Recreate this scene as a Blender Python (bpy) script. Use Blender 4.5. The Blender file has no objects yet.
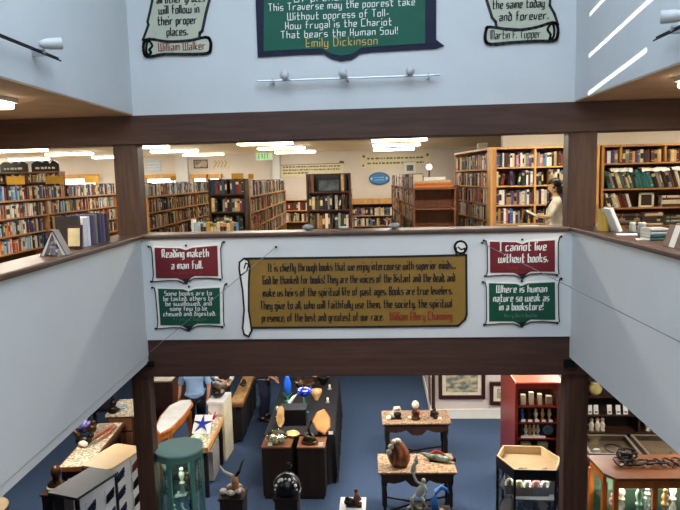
import bpy, bmesh, math, random
from mathutils import Vector, Matrix
random.seed(11)
S = bpy.context.scene
COL = S.collection
PI = math.pi

# ------------------------------------------------------------------ camera
EYE = Vector((0, 0, 5.0)); FPX = 640.0
PITCH, YAW, ROLL = .1204, .0639, -.0247
def cam_axes():
    f = Vector((-math.sin(YAW)*math.cos(PITCH), math.cos(YAW)*math.cos(PITCH), -math.sin(PITCH)))
    r0 = Vector((math.cos(YAW), math.sin(YAW), 0)); u0 = r0.cross(f)
    r = math.cos(ROLL)*r0 + math.sin(ROLL)*u0
    u = -math.sin(ROLL)*r0 + math.cos(ROLL)*u0
    return r, u, f
CR, CU, CF = cam_axes()
cam_d = bpy.data.cameras.new('camera'); cam_d.sensor_width = 36; cam_d.lens = FPX*36/680
cam_d.clip_start = .05; cam_d.clip_end = 200
cam = bpy.data.objects.new('camera', cam_d); COL.objects.link(cam)
cam.matrix_world = Matrix(((CR.x, CU.x, -CF.x, EYE.x), (CR.y, CU.y, -CF.y, EYE.y), (CR.z, CU.z, -CF.z, EYE.z), (0, 0, 0, 1)))
S.camera = cam
def ray(u, v): return CF + CR*((u-340)/FPX) - CU*((v-255)/FPX)
def atY(u, v, Y): d = ray(u, v); return EYE + d*(Y/d.y)
def atZ(u, v, Z): d = ray(u, v); return EYE + d*((Z-5.0)/d.z)

# ------------------------------------------------------------------ world, sun, skylight, exposure
W = bpy.data.worlds.new('world'); S.world = W; W.use_nodes = True
W.node_tree.nodes['Background'].inputs[0].default_value = (.62, .76, 1, 1)
W.node_tree.nodes['Background'].inputs[1].default_value = .25
S.view_settings.view_transform = 'Standard'; S.view_settings.look = 'None'
S.view_settings.gamma = 1; S.view_settings.use_curve_mapping = False
S.view_settings.exposure = 0.62
def lamp(name, kind, loc, energy, color, rot=(0, 0, 0), size=None, parent=None, **kw):
    d = bpy.data.lights.new(name, kind); d.energy = energy; d.color = color
    if size: d.shape = 'RECTANGLE'; d.size, d.size_y = size
    for k, v in kw.items(): setattr(d, k, v)
    o = bpy.data.objects.new(name, d); COL.objects.link(o); o.location = loc; o.rotation_euler = rot
    if parent: o.parent = parent
    return o
# sun from the left, only reaching in through the gaps of the roof
lamp('sun', 'SUN', (-8, 4, 14), 9.0, (1, .98, .95), (0, -PI/4, 0), angle=.004)
# daylight under the added skylight pane
lamp('skylight_daylight', 'AREA', (-.2, 2.6, 8.55), 114, (.68, .83, 1), (0, 0, 0), (3.8, 4.4))
# fill lamps added over the near gallery, unseen behind the viewer
for x in (-3.2, -.2, 2.8):
    lamp('near_gallery_fill', 'AREA', (x, -1.3, 5.62), 75, (1, .95, .88), (0, 0, 0), (1.2, .3))
# fill lamps added out of view over the ground floor display room
for i, (x, y) in enumerate([(-4.6, 8.4), (-1.2, 10.2), (1.0, 9.2), (4.6, 8.5), (-4.2, 12.5), (0, 13.5), (3.4, 11.2)]):
    lamp('display_room_fill', 'AREA', (x, y, 2.83), 62 if y < 12 else 34, (1, .93, .84), (0, 0, 0), (1.1, .5))

# ------------------------------------------------------------------ materials
def lin(h):
    h = h.lstrip('#'); c = [int(h[i:i+2], 16)/255 for i in (0, 2, 4)]
    return tuple((x/12.92 if x <= .04045 else ((x+.055)/1.055)**2.4) for x in c) + (1,)
MATS = {}
def mat(name, col, rough=.6, metal=0, var=.08, scale=6, stretch=(1, 1, 1), bump=0, emit=None, es=0, spec=.4, trans=0, alpha=1, col2=None, ramp=(.35, .65)):
    if name in MATS: return MATS[name]
    m = bpy.data.materials.new(name); m.use_nodes = True; nt = m.node_tree; b = nt.nodes['Principled BSDF']
    c = lin(col)
    tc = nt.nodes.new('ShaderNodeTexCoord'); mp = nt.nodes.new('ShaderNodeMapping'); mp.inputs['Scale'].default_value = stretch
    nz = nt.nodes.new('ShaderNodeTexNoise'); nz.inputs['Scale'].default_value = scale; nz.inputs['Detail'].default_value = 4
    rp = nt.nodes.new('ShaderNodeValToRGB'); rp.color_ramp.elements[0].position = ramp[0]; rp.color_ramp.elements[1].position = ramp[1]
    c2 = lin(col2) if col2 else tuple(min(1, x*(1+var)) for x in c[:3])+(1,)
    c1 = c if col2 else tuple(x*(1-var) for x in c[:3])+(1,)
    rp.color_ramp.elements[0].color = c1; rp.color_ramp.elements[1].color = c2
    nt.links.new(tc.outputs['Object'], mp.inputs[0]); nt.links.new(mp.outputs[0], nz.inputs['Vector'])
    nt.links.new(nz.outputs['Fac'], rp.inputs[0]); nt.links.new(rp.outputs[0], b.inputs['Base Color'])
    b.inputs['Roughness'].default_value = rough; b.inputs['Metallic'].default_value = metal
    b.inputs['Specular IOR Level'].default_value = spec
    if trans: b.inputs['Transmission Weight'].default_value = trans
    b.inputs['Alpha'].default_value = alpha
    if bump:
        bp = nt.nodes.new('ShaderNodeBump'); bp.inputs['Strength'].default_value = bump; bp.inputs['Distance'].default_value = .02
        nt.links.new(nz.outputs['Fac'], bp.inputs['Height']); nt.links.new(bp.outputs[0], b.inputs['Normal'])
    if emit: b.inputs['Emission Color'].default_value = lin(emit); b.inputs['Emission Strength'].default_value = es
    MATS[name] = m; return m
def glass(name, tint='#e8f4f0', mixf=.12):
    # clear case glass: transparent with a glossy coat
    if name in MATS: return MATS[name]
    m = bpy.data.materials.new(name); m.use_nodes = True; nt = m.node_tree
    for n in list(nt.nodes):
        if n.type == 'BSDF_PRINCIPLED': nt.nodes.remove(n)
    out = [n for n in nt.nodes if n.type == 'OUTPUT_MATERIAL'][0]
    t = nt.nodes.new('ShaderNodeBsdfTransparent'); t.inputs[0].default_value = lin(tint)
    g = nt.nodes.new('ShaderNodeBsdfGlossy'); g.inputs['Roughness'].default_value = .05
    mx = nt.nodes.new('ShaderNodeMixShader'); mx.inputs[0].default_value = mixf
    nt.links.new(t.outputs[0], mx.inputs[1]); nt.links.new(g.outputs[0], mx.inputs[2]); nt.links.new(mx.outputs[0], out.inputs[0])
    MATS[name] = m; return m

WHITE = mat('white_wall_paint', '#cfd2d2', .75, var=.02, scale=2)
CREAMW = mat('cream_wall_paint', '#d2ccc4', .8, var=.03, scale=2)
GREYW = mat('grey_wall_paint', '#dcd4c6', .8, var=.02, scale=2)
PINKW = mat('pinkish_wall_paint', '#d2c6bd', .8, var=.03, scale=2)
CEIL = mat('cream_ceiling', '#e2d4b8', .85, var=.03, scale=2)
SOFF = mat('tan_soffit', '#c8a888', .8, var=.08, scale=3)
BEAM = mat('dark_brown_timber', '#482f25', .55, var=.22, scale=3, stretch=(.6, 8, 8), bump=.15)
POST = mat('brown_post_timber', '#4c3224', .55, var=.25, scale=3, stretch=(9, 9, .6), bump=.15)
RAIL = mat('varnished_rail', '#4c3022', .38, var=.25, scale=4, stretch=(3, 3, 8), spec=.6)
CARPET = mat('blue_carpet', '#374a66', .95, var=.18, scale=60, bump=.3)
CARPU = mat('upper_carpet', '#8a7d6c', .95, var=.12, scale=60)
OAK = mat('oak_wood', '#b27d43', .5, var=.18, scale=4, stretch=(6, 6, .7))
PINE = mat('pale_pine', '#c99a5c', .5, var=.15, scale=4, stretch=(6, 6, .7))
WALNUT = mat('walnut_wood', '#6e4126', .5, var=.22, scale=4, stretch=(6, 6, .7))
DARKW = mat('dark_stained_wood', '#3a251b', .45, var=.25, scale=4, stretch=(6, 6, .7))
BLACKW = mat('black_stained_wood', '#241914', .4, var=.2, scale=4, stretch=(6, 6, .7))
MAHOG = mat('mahogany', '#66170f', .35, var=.2, scale=3, stretch=(6, 6, .6))
SALMON = mat('salmon_lacquer', '#c9684c', .4, var=.05)
ORANGEW = mat('orange_oak', '#b4682c', .4, var=.2, scale=4, stretch=(6, 6, .7))
BACKW = mat('brown_back_panel', '#5a3a22', .7, var=.15, scale=4, stretch=(6, 6, .7))  # plain dark brown for the boards behind the shelves
BLACK = mat('black_lacquer', '#0d0d0e', .35, var=.1)
BLKCLOTH = mat('black_cloth', '#15151a', .9, var=.2, scale=30)
WHITEP = mat('white_paper', '#e6e4dc', .7, var=.03)
CREAMP = mat('cream_paper', '#d8d2b4', .7, var=.04)
CHROME = mat('brushed_metal', '#b9bcbe', .3, .9, var=.05)
DKMETAL = mat('dark_metal', '#2a2b2d', .45, .8, var=.1)
GLASS = glass('case_glass', '#f2f2f0'); GGLASS = glass('green_case_glass', '#cfe6db', .18)
FLUO = mat('lit_fluorescent', '#fff6e0', .5, var=0, emit='#fff0d2', es=7)
DAYGL = mat('daylit_pane', '#ffffff', .5, var=0, emit='#f4f8ff', es=2.2)

# ------------------------------------------------------------------ mesh collector
class MB:
    def __init__(s): s.bm = bmesh.new(); s.mi = 0
    def _f(s, vs):
        try:
            f = s.bm.faces.new(vs); f.material_index = s.mi; return f
        except ValueError: return None
    def box(s, x0, y0, z0, x1, y1, z1, M=None):
        p = [Vector((x, y, z)) for z in (z0, z1) for (x, y) in ((x0, y0), (x1, y0), (x1, y1), (x0, y1))]
        return s.hexa(p, M)
    def hexa(s, p, M=None):
        v = [s.bm.verts.new(M @ Vector(q) if M else q) for q in p]
        for f in ((3, 2, 1, 0), (4, 5, 6, 7), (0, 1, 5, 4), (1, 2, 6, 5), (2, 3, 7, 6), (3, 0, 4, 7)): s._f([v[i] for i in f])
        return s
    def prism(s, poly, z0, z1, M=None, top=None):
        # poly in xy, extruded in z;  top: optional other outline for the upper end
        tp = top or poly
        a = [Vector((x, y, z0)) for x, y in poly]; b = [Vector((x, y, z1)) for x, y in tp]
        if M: a = [M @ q for q in a]; b = [M @ q for q in b]
        a = [s.bm.verts.new(q) for q in a]; b = [s.bm.verts.new(q) for q in b]; n = len(a)
        s._f(a[::-1]); s._f(b)
        for i in range(n): s._f([a[i], a[(i+1) % n], b[(i+1) % n], b[i]])
        return s
    def plate(s, poly, y0, y1):
        # poly in xz, extruded in y
        a = [s.bm.verts.new((x, y0, z)) for x, z in poly]; b = [s.bm.verts.new((x, y1, z)) for x, z in poly]; n = len(a)
        s._f(a); s._f(b[::-1])
        for i in range(n): s._f([a[(i+1) % n], a[i], b[i], b[(i+1) % n]])
        return s
    def lathe(s, prof, n=20, c=(0, 0, 0), sx=1, sy=1, M=None):
        rings = []
        for r, z in prof:
            ring = []
            for i in range(n):
                a = 2*PI*i/n; q = Vector((c[0]+r*sx*math.cos(a), c[1]+r*sy*math.sin(a), c[2]+z))
                ring.append(s.bm.verts.new(M @ q if M else q))
            rings.append(ring)
        for a, b in zip(rings, rings[1:]):
            for i in range(n): s._f([a[i], a[(i+1) % n], b[(i+1) % n], b[i]])
        s._f(rings[0][::-1]); s._f(rings[-1]); return s
    def ball(s, c, rx, ry=None, rz=None, n=14, M=None):
        ry = ry or rx; rz = rz or rx; k = n//2+2
        prof = [(max(.02, math.sin(PI*i/(k-1))), -math.cos(PI*i/(k-1))) for i in range(k)]
        T = Matrix.Translation(c) @ Matrix.Diagonal((rx, ry, rz, 1))
        return s.lathe(prof, n, M=(M @ T) if M else T)
    def tube(s, pts, r, n=8, taper=None, closed=False):
        pts = [Vector(p) for p in pts]; rings = []
        rs = r if isinstance(r, (list, tuple)) else [r]*len(pts)
        for i, p in enumerate(pts):
            if closed: t = pts[(i+1) % len(pts)]-pts[i-1]
            else: t = pts[min(i+1, len(pts)-1)]-pts[max(i-1, 0)]
            t.normalize(); up = Vector((0, 0, 1)) if abs(t.z) < .9 else Vector((1, 0, 0))
            a = t.cross(up).normalized(); b = a.cross(t)
            rings.append([s.bm.verts.new(p+(a*math.cos(2*PI*k/n)+b*math.sin(2*PI*k/n))*rs[i]) for k in range(n)])
        seq = list(zip(rings, rings[1:])) + ([(rings[-1], rings[0])] if closed else [])
        for A, B in seq:
            for k in range(n): s._f([A[k], A[(k+1) % n], B[(k+1) % n], B[k]])
        if not closed: s._f(rings[0][::-1]); s._f(rings[-1])
        return s
    def loft(s, rings):
        R = [[s.bm.verts.new(q) for q in ring] for ring in rings]; n = len(R[0])
        for a, b in zip(R, R[1:]):
            for i in range(n): s._f([a[i], a[(i+1) % n], b[(i+1) % n], b[i]])
        s._f(R[0][::-1]); s._f(R[-1]); return s
    def outline(s, pts, w, y0, y1, closed=True):
        # a band of width w following pts (xz) on a board
        P = [Vector((p[0], p[1])) for p in pts]; n = len(P)
        for i in range(n if closed else n-1):
            a, b = P[i], P[(i+1) % n]; d = (b-a)
            if d.length < 1e-6: continue
            d.normalize(); q = Vector((-d.y, d.x))*w/2; e = d*w*.35
            s.plate([tuple(a-e-q), tuple(b+e-q), tuple(b+e+q), tuple(a-e+q)], y0, y1)
        return s
    def disc(s, x, z, r, y0, y1, n=14, rz=None):
        return s.plate([(x+r*math.cos(2*PI*i/n), z+(rz or r)*math.sin(2*PI*i/n)) for i in range(n)], y0, y1)
    def build(s, name, m, parent=None, world=False, smooth=False, bevel=0, loc=None, kind=None, label=None):
        me = bpy.data.meshes.new(name)
        bmesh.ops.recalc_face_normals(s.bm, faces=s.bm.faces)
        if world and parent is not None:
            inv = Matrix.Translation(parent.location) @ parent.rotation_euler.to_matrix().to_4x4()
            s.bm.transform(inv.inverted())
        s.bm.to_mesh(me); s.bm.free()
        for k in (m if isinstance(m, (list, tuple)) else [m]): me.materials.append(k)
        if smooth:
            for p in me.polygons: p.use_smooth = True
        o = bpy.data.objects.new(name, me); COL.objects.link(o)
        if parent is not None: o.parent = parent
        if loc is not None: o.location = loc
        if bevel:
            b = o.modifiers.new('bevel', 'BEVEL'); b.width = bevel; b.segments = 2; b.limit_method = 'ANGLE'
        if kind: o['kind'] = kind
        if label: o['label'] = label
        return o
def tag(o, label, cat, group=None, kind=None):
    o['label'] = label; o['category'] = cat
    if group: o['group'] = group
    if kind: o['kind'] = kind
    return o
def thing(name, label, cat, loc=(0, 0, 0), rz=0, group=None):
    o = bpy.data.objects.new(name, None); COL.objects.link(o); o.empty_display_size = .1
    o.location = loc; o.rotation_euler = (0, 0, rz); return tag(o, label, cat, group)
def struct(name, mb, m, **k): return mb.build(name, m, kind='structure', **k)
def bx(*a): return MB().box(*a)

# ------------------------------------------------------------------ broad-nib lettering
GL = {
'a': '16 46 42;44 14 12 42', 'b': '19 12 42 46 16', 'c': '46 16 12 42', 'd': '19 46 42 12 16 46', 'e': '42 12 16 46 44 14', 'f': '49 29 22;16 46',
'g': '46 16 12 42;46 40 10', 'h': '19 12;16 46 42', 'i': '16 12;18 19', 'j': '26 20 00;28 29', 'k': '19 12;46 14 42', 'l': '19 12',
'm': '12 16 66 62;36 32', 'n': '12 16 46 42', 'o': '16 12 42 46 16', 'p': '10 16 46 42 12', 'q': '40 46 16 12 42', 'r': '12 16;15 36 46', 's': '46 16 14 44 42 12',
't': '29 22 42;16 46', 'u': '16 12 42 46', 'v': '16 13 32 46', 'w': '16 12 42 46;42 72 76', 'x': '16 42;12 46', 'y': '16 12 42;46 40 10', 'z': '16 46 12 42',
'A': '12 19 49 42;15 45', 'B': '12 19 49 46 15 45 42 12', 'C': '59 19 12 52', 'D': '12 19 49 57 54 42 12', 'E': '49 19 12 42;15 45', 'F': '49 19 12;15 45',
'G': '59 19 12 52 55 35', 'H': '19 12;49 42;15 45', 'I': '19 39;29 22;12 32', 'J': '39 32 12', 'K': '19 12;49 15 42', 'L': '19 12 42', 'M': '12 19 39 32;39 69 62',
'N': '12 19 49 42', 'O': '19 12 52 59 19', 'P': '12 19 49 45 15', 'R': '12 19 49 45 15;25 52', 'S': '49 19 16 46 42 12', 'T': '19 59;39 32', 'U': '19 12 52 59',
'V': '19 14 32 59', 'W': '19 12 42 49;42 72 79', 'X': '19 42;12 49', 'Y': '19 15 45;49 42 12', '.': '12 13', ',': '13 01', '!': '19 15;12 13', "'": '19 17', '-': '14 34', '?': '19 49 35 34;32 33'}
def lettering(mb, text, cx, z, width, xh, y0=-.004, y1=0, align='c', nib=1.15, wave=0):
    # one line of text in the xz plane; z is the baseline, xh the x-height
    u = xh/4.0; adv = []; tot = 0
    for ch in text:
        if ch == ' ': a = 3.2
        else: a = max(int(c) for st in GL[ch].split(';') for c in [p[0] for p in st.split()]) + 1.15
        adv.append(a); tot += a
    sx = width/(tot*u); x = cx-width/2 if align == 'c' else cx
    nv = (math.cos(.7)*nib/2*u, math.sin(.7)*nib/2*u)
    for ch, a in zip(text, adv):
        if ch != ' ':
            for st in GL[ch].split(';'):
                P = [(x+(int(p[0])-.5)*u*sx, z+(int(p[1])-2)*u) for p in st.split()]
                for (ax, az), (bx_, bz) in zip(P, P[1:]):
                    d = Vector((bx_-ax, bz-az)); L = max(d.length, 1e-6); d /= L
                    q = Vector(nv); m = abs(d.x*q.y-d.y*q.x)
                    if m < .22*nib*u: q = Vector((-d.y, d.x))*.3*nib*u
                    if d.x*q.y-d.y*q.x < 0: q = -q
                    A, B = Vector((ax, az)), Vector((bx_, bz))
                    mb.plate([tuple(A-q), tuple(B-q), tuple(B+q), tuple(A+q)], y0, y1)
        x += a*u*sx
    return mb
def dashes(mb, x0, x1, z, h, y0, y1, rnd):
    # lettering too small to read in the photograph: a row of short marks
    x = x0
    while x < x1:
        w = rnd.uniform(.6, 2.2)*h
        mb.plate([(x, z), (min(x+w, x1), z), (min(x+w, x1), z+h*rnd.uniform(.7, 1.1)), (x, z+h)], y0, y1)
        x += w+h*rnd.uniform(.3, .9)

# ================================================================== THE BUILDING
YF = 6.6; ZU = 3.35
def XL(y): return -2.529-.045*(y-YF)
def XR(y): return 1.943-.021*(y-YF)
YN = .45
struct('floor', bx(-11, -3.2, -.1, 9, 20, 0), CARPET)
def slab(x0, y0, x1, y1): return bx(x0, y0, 3.06, x1, y1, ZU)
struct('floor_upper_far', slab(-11, 6.75, 9, 20), CARPU)
struct('floor_upper_left', slab(-11, -3.2, -2.62, 6.75), CARPU)
struct('floor_upper_right', slab(2.25, -3.2, 9, 6.75), CARPU)
struct('floor_upper_near', slab(-2.62, -3.2, 2.25, .2), CARPU)
struct('wall_far', bx(-11, 19.6, 0, 9, 19.8, 6), CREAMW)
struct('wall_left', bx(-11.2, -3.2, 0, -11, 20, 6), CREAMW)
struct('wall_right', bx(9, -3.2, 0, 9.2, 20, 6), CREAMW)
struct('wall_near', bx(-11.2, -3.4, 0, 9.2, -3.2, 6), CREAMW)
# parapets round the opening
def skew(m, fn, t, y0, y1, z0, z1, off=0):
    s = 1 if t > 0 else -1
    m.prism([(fn(y0)+off, y0), (fn(y1)+off, y1), (fn(y1)+off+t, y1), (fn(y0)+off+t, y0)], z0, z1); return m
struct('wall_far_parapet', bx(XL(YF), YF, 3.311, XR(YF), YF+.13, 4.40), WHITE)
struct('wall_left_parapet', skew(MB(), XL, -.13, .2, YF+.02, 3.135, 4.40), WHITE)
struct('wall_right_parapet', skew(MB(), XR, .13, .2, YF+.02, 3.085, 4.40), WHITE)
struct('wall_near_parapet', bx(XL(YN), YN-.13, 3.08, XR(YN), YN, 4.40), WHITE)
struct('trim_1', skew(MB(), XL, -.125, .2, YF+.02, 3.06, 3.128, -.006), WHITE)
# varnished ledges on the parapets
struct('trim_2', bx(XL(YF)-.02, YF-.035, 4.405, XR(YF)+.02, YF+.3, 4.45), RAIL, bevel=.012)
struct('trim_3', skew(MB(), XL, -.33, .2, YF+.3, 4.405, 4.452, .035), RAIL, bevel=.012)
struct('trim_4', skew(MB(), XR, .46, .2, YF+.3, 4.405, 4.452, -.035), RAIL, bevel=.012)
struct('trim_5', bx(XL(YN), YN-.3, 4.405, XR(YN), YN+.03, 4.45), RAIL, bevel=.012)
# upper walls of the light well
struct('wall_far_upper', bx(XL(YF)-.1, YF, 5.687, XR(YF)+.1, YF+.14, 9.6), WHITE)
struct('wall_left_upper', skew(MB(), XL, -.14, .2, YF+.02, 5.7005, 9.9), WHITE)
struct('wall_right_upper', skew(MB(), XR, .14, .2, YF+.02, 5.7005, 9.9), WHITE)
struct('wall_near_upper', bx(XL(YN), YN-.14, 5.687, XR(YN), YN, 9.9), WHITE)
# roof with gaps that let three blades of sun in, and an added glowing pane below it
rz = lambda y: 8.75-.15*(y-6)
m = MB()
def roofpiece(x0, x1, y0, y1):
    m.hexa([(x0, y0, rz(y0)), (x1, y0, rz(y0)), (x1, y1, rz(y1)), (x0, y1, rz(y1)),
            (x0, y0, rz(y0)+.012), (x1, y0, rz(y0)+.012), (x1, y1, rz(y1)+.012), (x0, y1, rz(y1)+.012)])
gx = [-1.055, -.715, -.345]; gw = .042
xs = [-2.75]+[v for g in gx for v in (g-gw/2, g+gw/2)]+[2.15]
gy0 = 3.3
roofpiece(-2.75, 2.15, .2, gy0); roofpiece(-2.75, 2.15, 6.22, 6.78)
for a, b in zip(xs[::2], xs[1::2]): roofpiece(a, b, gy0, 6.22)
roofpiece(gx[0]-.03, gx[0]+.03, gy0, 4.98)
struct('ceiling_roof', m, WHITE)
# gallery soffits and the ceiling of the book room
struct('ceiling_left', MB().prism([(-11, -3.2), (XL(-3.2)-.004, -3.2), (XL(6.62)-.004, 6.62), (-11, 6.62)], 5.688, 5.70), SOFF)
struct('ceiling_right', MB().prism([(XR(-3.2)+.004, -3.2), (9, -3.2), (9, 6.62), (XR(6.62)+.004, 6.62)], 5.688, 5.70), SOFF)
struct('ceiling_near', bx(-2.2, -3.2, 5.69, 2.05, .3, 5.72), SOFF)
struct('ceiling', bx(-11, 6.7, 5.8, 9, 19.6, 5.9), CEIL)
# timber frame
struct('beam_header', bx(-11, YF-.01, 5.392, 9, YF+.3, 5.687), BEAM, bevel=.008)
struct('beam_lower', bx(-11, YF+.025, 2.892, 9, YF+.32, 3.311), BEAM, bevel=.008)
struct('pillar_upper_left', bx(-2.777, YF+.02, ZU, -2.52, YF+.2, 5.40), POST, bevel=.008)
struct('pillar_upper_right', bx(1.895, YF+.02, ZU, 2.178, YF+.2, 5.40), POST, bevel=.008)
struct('pillar_lower_left', bx(-2.756, YF+.06, 0, -2.56, YF+.22, 2.915), POST, bevel=.008)
struct('pillar_lower_right', bx(1.915, YF+.06, 0, 2.162, YF+.22, 2.915), POST, bevel=.008)
struct('trim_6', bx(-2.58, YF-.03, 3.02, -2.47, YF+.1, 3.075), DKMETAL)
struct('trim_7', bx(1.885, YF-.03, 2.99, 1.985, YF+.1, 3.06), DKMETAL)
# right end of the book room, behind the tall bookcases
struct('wall_back', bx(2.05, 10.9, ZU, 9, 11.05, 5.8), GREYW)
struct('pillar_far_a', bx(-6.22, 19.4, ZU, -5.85, 19.6, 5.8), WHITE)
struct('pillar_far_b', bx(-3.22, 19.35, ZU, -3.0, 19.6, 5.8), WHITE)
# windows in the far wall with timber heads above them
for i, (px0, px1) in enumerate([(66, 96), (148, 176), (195, 206), (211, 219)]):
    a = atY(px0, 186, 19.58); b = atY(px1, 178.5, 19.58)
    w = MB().box(a.x-.06, 19.53, 4.3, a.x, 19.6, b.z).box(b.x, 19.53, 4.3, b.x+.06, 19.6, b.z).box(a.x-.06, 19.53, 4.24, b.x+.06, 19.6, 4.3).box(a.x-.1, 19.46, b.z, b.x+.1, 19.6, b.z+.14)
    wo = w.build('window_%d' % (i+1), PINE, kind='structure')
    bx(a.x, 19.57, 4.3, b.x, 19.595, b.z).build('pane', DAYGL, wo)
# ground floor picture wall
struct('wall_pictures', bx(1.0, 12.85, 0, 9, 12.98, 3.06), PINKW)
struct('wall_pictures_return', bx(1.0, 12.98, 0, 1.13, 16.2, 3.06), PINKW)
bm_ = MB().box(.985, 12.832, 0, 9, 12.85, .17).box(.98, 12.825, .17, 9, 12.85, .2).box(.982, 12.832, 0, 1.0, 16.2, .19)
struct('baseboard_pictures', bm_, WHITEP)
struct('trim_8', bx(1.0, 12.83, .2, 1.07, 12.85, 3.06), DARKW)
struct('trim_9', bx(.985, 13.1, .2, 1.0, 13.55, 3.06), WALNUT)

# ================================================================== SIGNS ON THE WHITE WALLS
INK = mat('black_ink', '#14161a', .5, var=0); REDB = mat('burgundy_sign_paint', '#6b1620', .45, var=.06)
GRNB = mat('green_sign_paint', '#0d4a36', .4, var=.06); GOLDB = mat('old_gold_sign_paint', '#866629', .5, var=.08, scale=3)
NAVYB = mat('navy_frame_paint', '#161b33', .5, var=.05, spec=.2); EMER = mat('glossy_green_panel', '#0b5542', .45, var=.05, spec=.25)
LET = mat('white_letter_paint', '#e9e9e2', .5, var=0); LETR = mat('red_letter_paint', '#8a2018', .5, var=0)
LETD = mat('faded_red_letter_paint', '#8f3a36', .5, var=0); LETG = mat('faded_green_letter_paint', '#5c8366', .5, var=0); GOLDL = mat('gold_letter_paint', '#c9a94e', .5, var=0)
SCROLLP = mat('scroll_paper_paint', '#b9bda6', .6, var=.06, scale=5)
def f2(u, v, Y=YF): p = atY(u, v, Y); return (p.x, p.z)
def F(pts): return [f2(*p) for p in pts]
def text_line(m, txt, u0, u1, ymid, hpx=None, y0=YF-.021, nib=.95):
    a, b = f2(u0, ymid), f2(u1, ymid); xh = (hpx or 5.0)/97.0
    zc = (a[1]+b[1])/2
    lettering(m, txt, (a[0]+b[0])/2, zc-xh*.55, b[0]-a[0], xh, y0, y0+.004, nib=nib)

def book_sign(corners, notch, paint, lines, name_line, label, faded):
    (u0, v0), (u1, v1), (u2, v2), (u3, v3) = corners       # tl tr br bl
    c = f2((u0+u1)/2, (v0+v2)/2)
    t = thing('quotation_sign', label, 'sign', (c[0], YF, c[1]), group='open book signs on the white parapet')
    um = (u0+u1)/2
    # white open book behind, then its painted pages
    pg = F([(u0-3, v0-2), (u0+12, v0-.5), (um-5, v0-1), (um, v0+1.5), (um+5, v0-1.5), (u1-12, v1-1.5), (u1+4, v1-3), (u2+4, v2+2), (u2-12, v2+1), (um+9, v2+1.5), (um, v2+5), (um-9, v3+2), (u3+12, v3+2), (u3-3, v3+3)])
    m = MB(); m.plate(pg, YF-.010, YF); m.build('page_edge', WHITEP, t, world=True)
    m = MB()
    m.plate(F([(u0, v0), (um-6, v0+.6), (um, v0+2.5), (um+6, v0+.2), (u1, v1), (u2, v2), (um+9, v2-.2), (um+6, v2+1), (um+2, v2+5), (um-2, v2+5), (um-6, v3+1.2), (um-9, v3), (u3, v3)]), YF-.016, YF-.009)
    m.build('painted_page', paint, t, world=True)
    m = MB()
    m.plate(F([(um-3.5, v0*0+(v2+v3)/2+1.2), (um+3.5, (v2+v3)/2+1.2), (um+1, (v2+v3)/2+7), (um-1, (v2+v3)/2+7)]), YF-.019, YF-.005)
    m.outline(F([(u0-4, v0-1), (u0-2.6, v0+4), (u3-2.6, v3-3), (u3-3.5, v3+3)]), .009, YF-.017, YF-.006, False)
    m.outline(F([(u1+5, v1-3), (u1+3.4, v1+3), (u2+3.4, v2-3), (u2+4, v2+2)]), .009, YF-.017, YF-.006, False)
    m.outline(F([(u3-4, v3+3.5), (u3+12, v3+2.2), (um-8, v3+2.4), (um-2, v3+5.5)]), .009, YF-.017, YF-.006, False)
    m.outline(F([(u2+1, v2+3), (u2-12, v2+2), (um+8, v2+2.4), (um+2, v2+5.5)]), .009, YF-.017, YF-.006, False)
    for (u, v) in ((u0-6, v0-1), (u1+6.5, v1-3.5), (u3-5, v3+3.5), (u2+2, v2+3.5), (um, v0-2), (um, v2+6.5)):
        x, z = f2(u, v); m.disc(x, z, .012, YF-.017, YF-.004, 10)
    m.build('curled_outline', INK, t, world=True)
    m = MB()
    for (txt, a, b, y, h) in lines: text_line(m, txt, a, b, y, h, nib=1.35)
    m.build('lettering', LET, t, world=True)
    m = MB(); text_line(m, *name_line, nib=.7); m.build('signature', faded, t, world=True)
    return t
book_sign([(155, 247.5), (217.5, 245.5), (218.5, 276), (156.5, 278)], None, REDB,
    [('Reading maketh', 162.5, 210, 254.3, 4.6), ('a man full.', 172, 204, 266, 4.6)], ('Francis Bacon', 174, 203, 272.6, 2.2),
    'burgundy open book sign on the white parapet, reading maketh a man full', LETD)
book_sign([(158.5, 288.5), (220, 287.5), (220.5, 323.5), (161, 325)], None, GRNB,
    [('Some books are to', 165, 213, 293.6, 2.6), ('be tasted, others to', 164, 214, 298.8, 2.6), ('be swallowed, and', 166, 213, 303.8, 2.6), ('some few to be', 170.5, 208, 308.8, 2.6), ('chewed and digested.', 164, 217, 314, 2.6)],
    ('Francis Bacon', 174, 208, 319.2, 2.0), 'dark green open book sign, some books are to be tasted, below the burgundy one', LETG)
book_sign([(489.7, 241.5), (554.5, 240), (554.5, 271.5), (490, 272.5)], None, REDB,
    [('I cannot live', 499, 547, 247.6, 4.8), ('without books.', 498, 548.5, 259.3, 4.8)], ('Thomas Jefferson', 506, 537, 267.6, 2.0),
    'burgundy open book sign on the white parapet, I cannot live without books', LETD)
book_sign([(488.8, 283), (554.5, 282), (555, 319.5), (489, 321)], None, GRNB,
    [('Where is human', 496, 547.5, 289.6, 4.2), ('nature so weak as', 493, 549.5, 298.6, 4.2), ('in a bookstore!', 499, 543.5, 307.3, 4.2)], ('Henry Ward Beecher', 504, 538, 315.6, 2.0),
    'dark green open book sign on the white parapet, where is human nature so weak', LETG)
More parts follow.
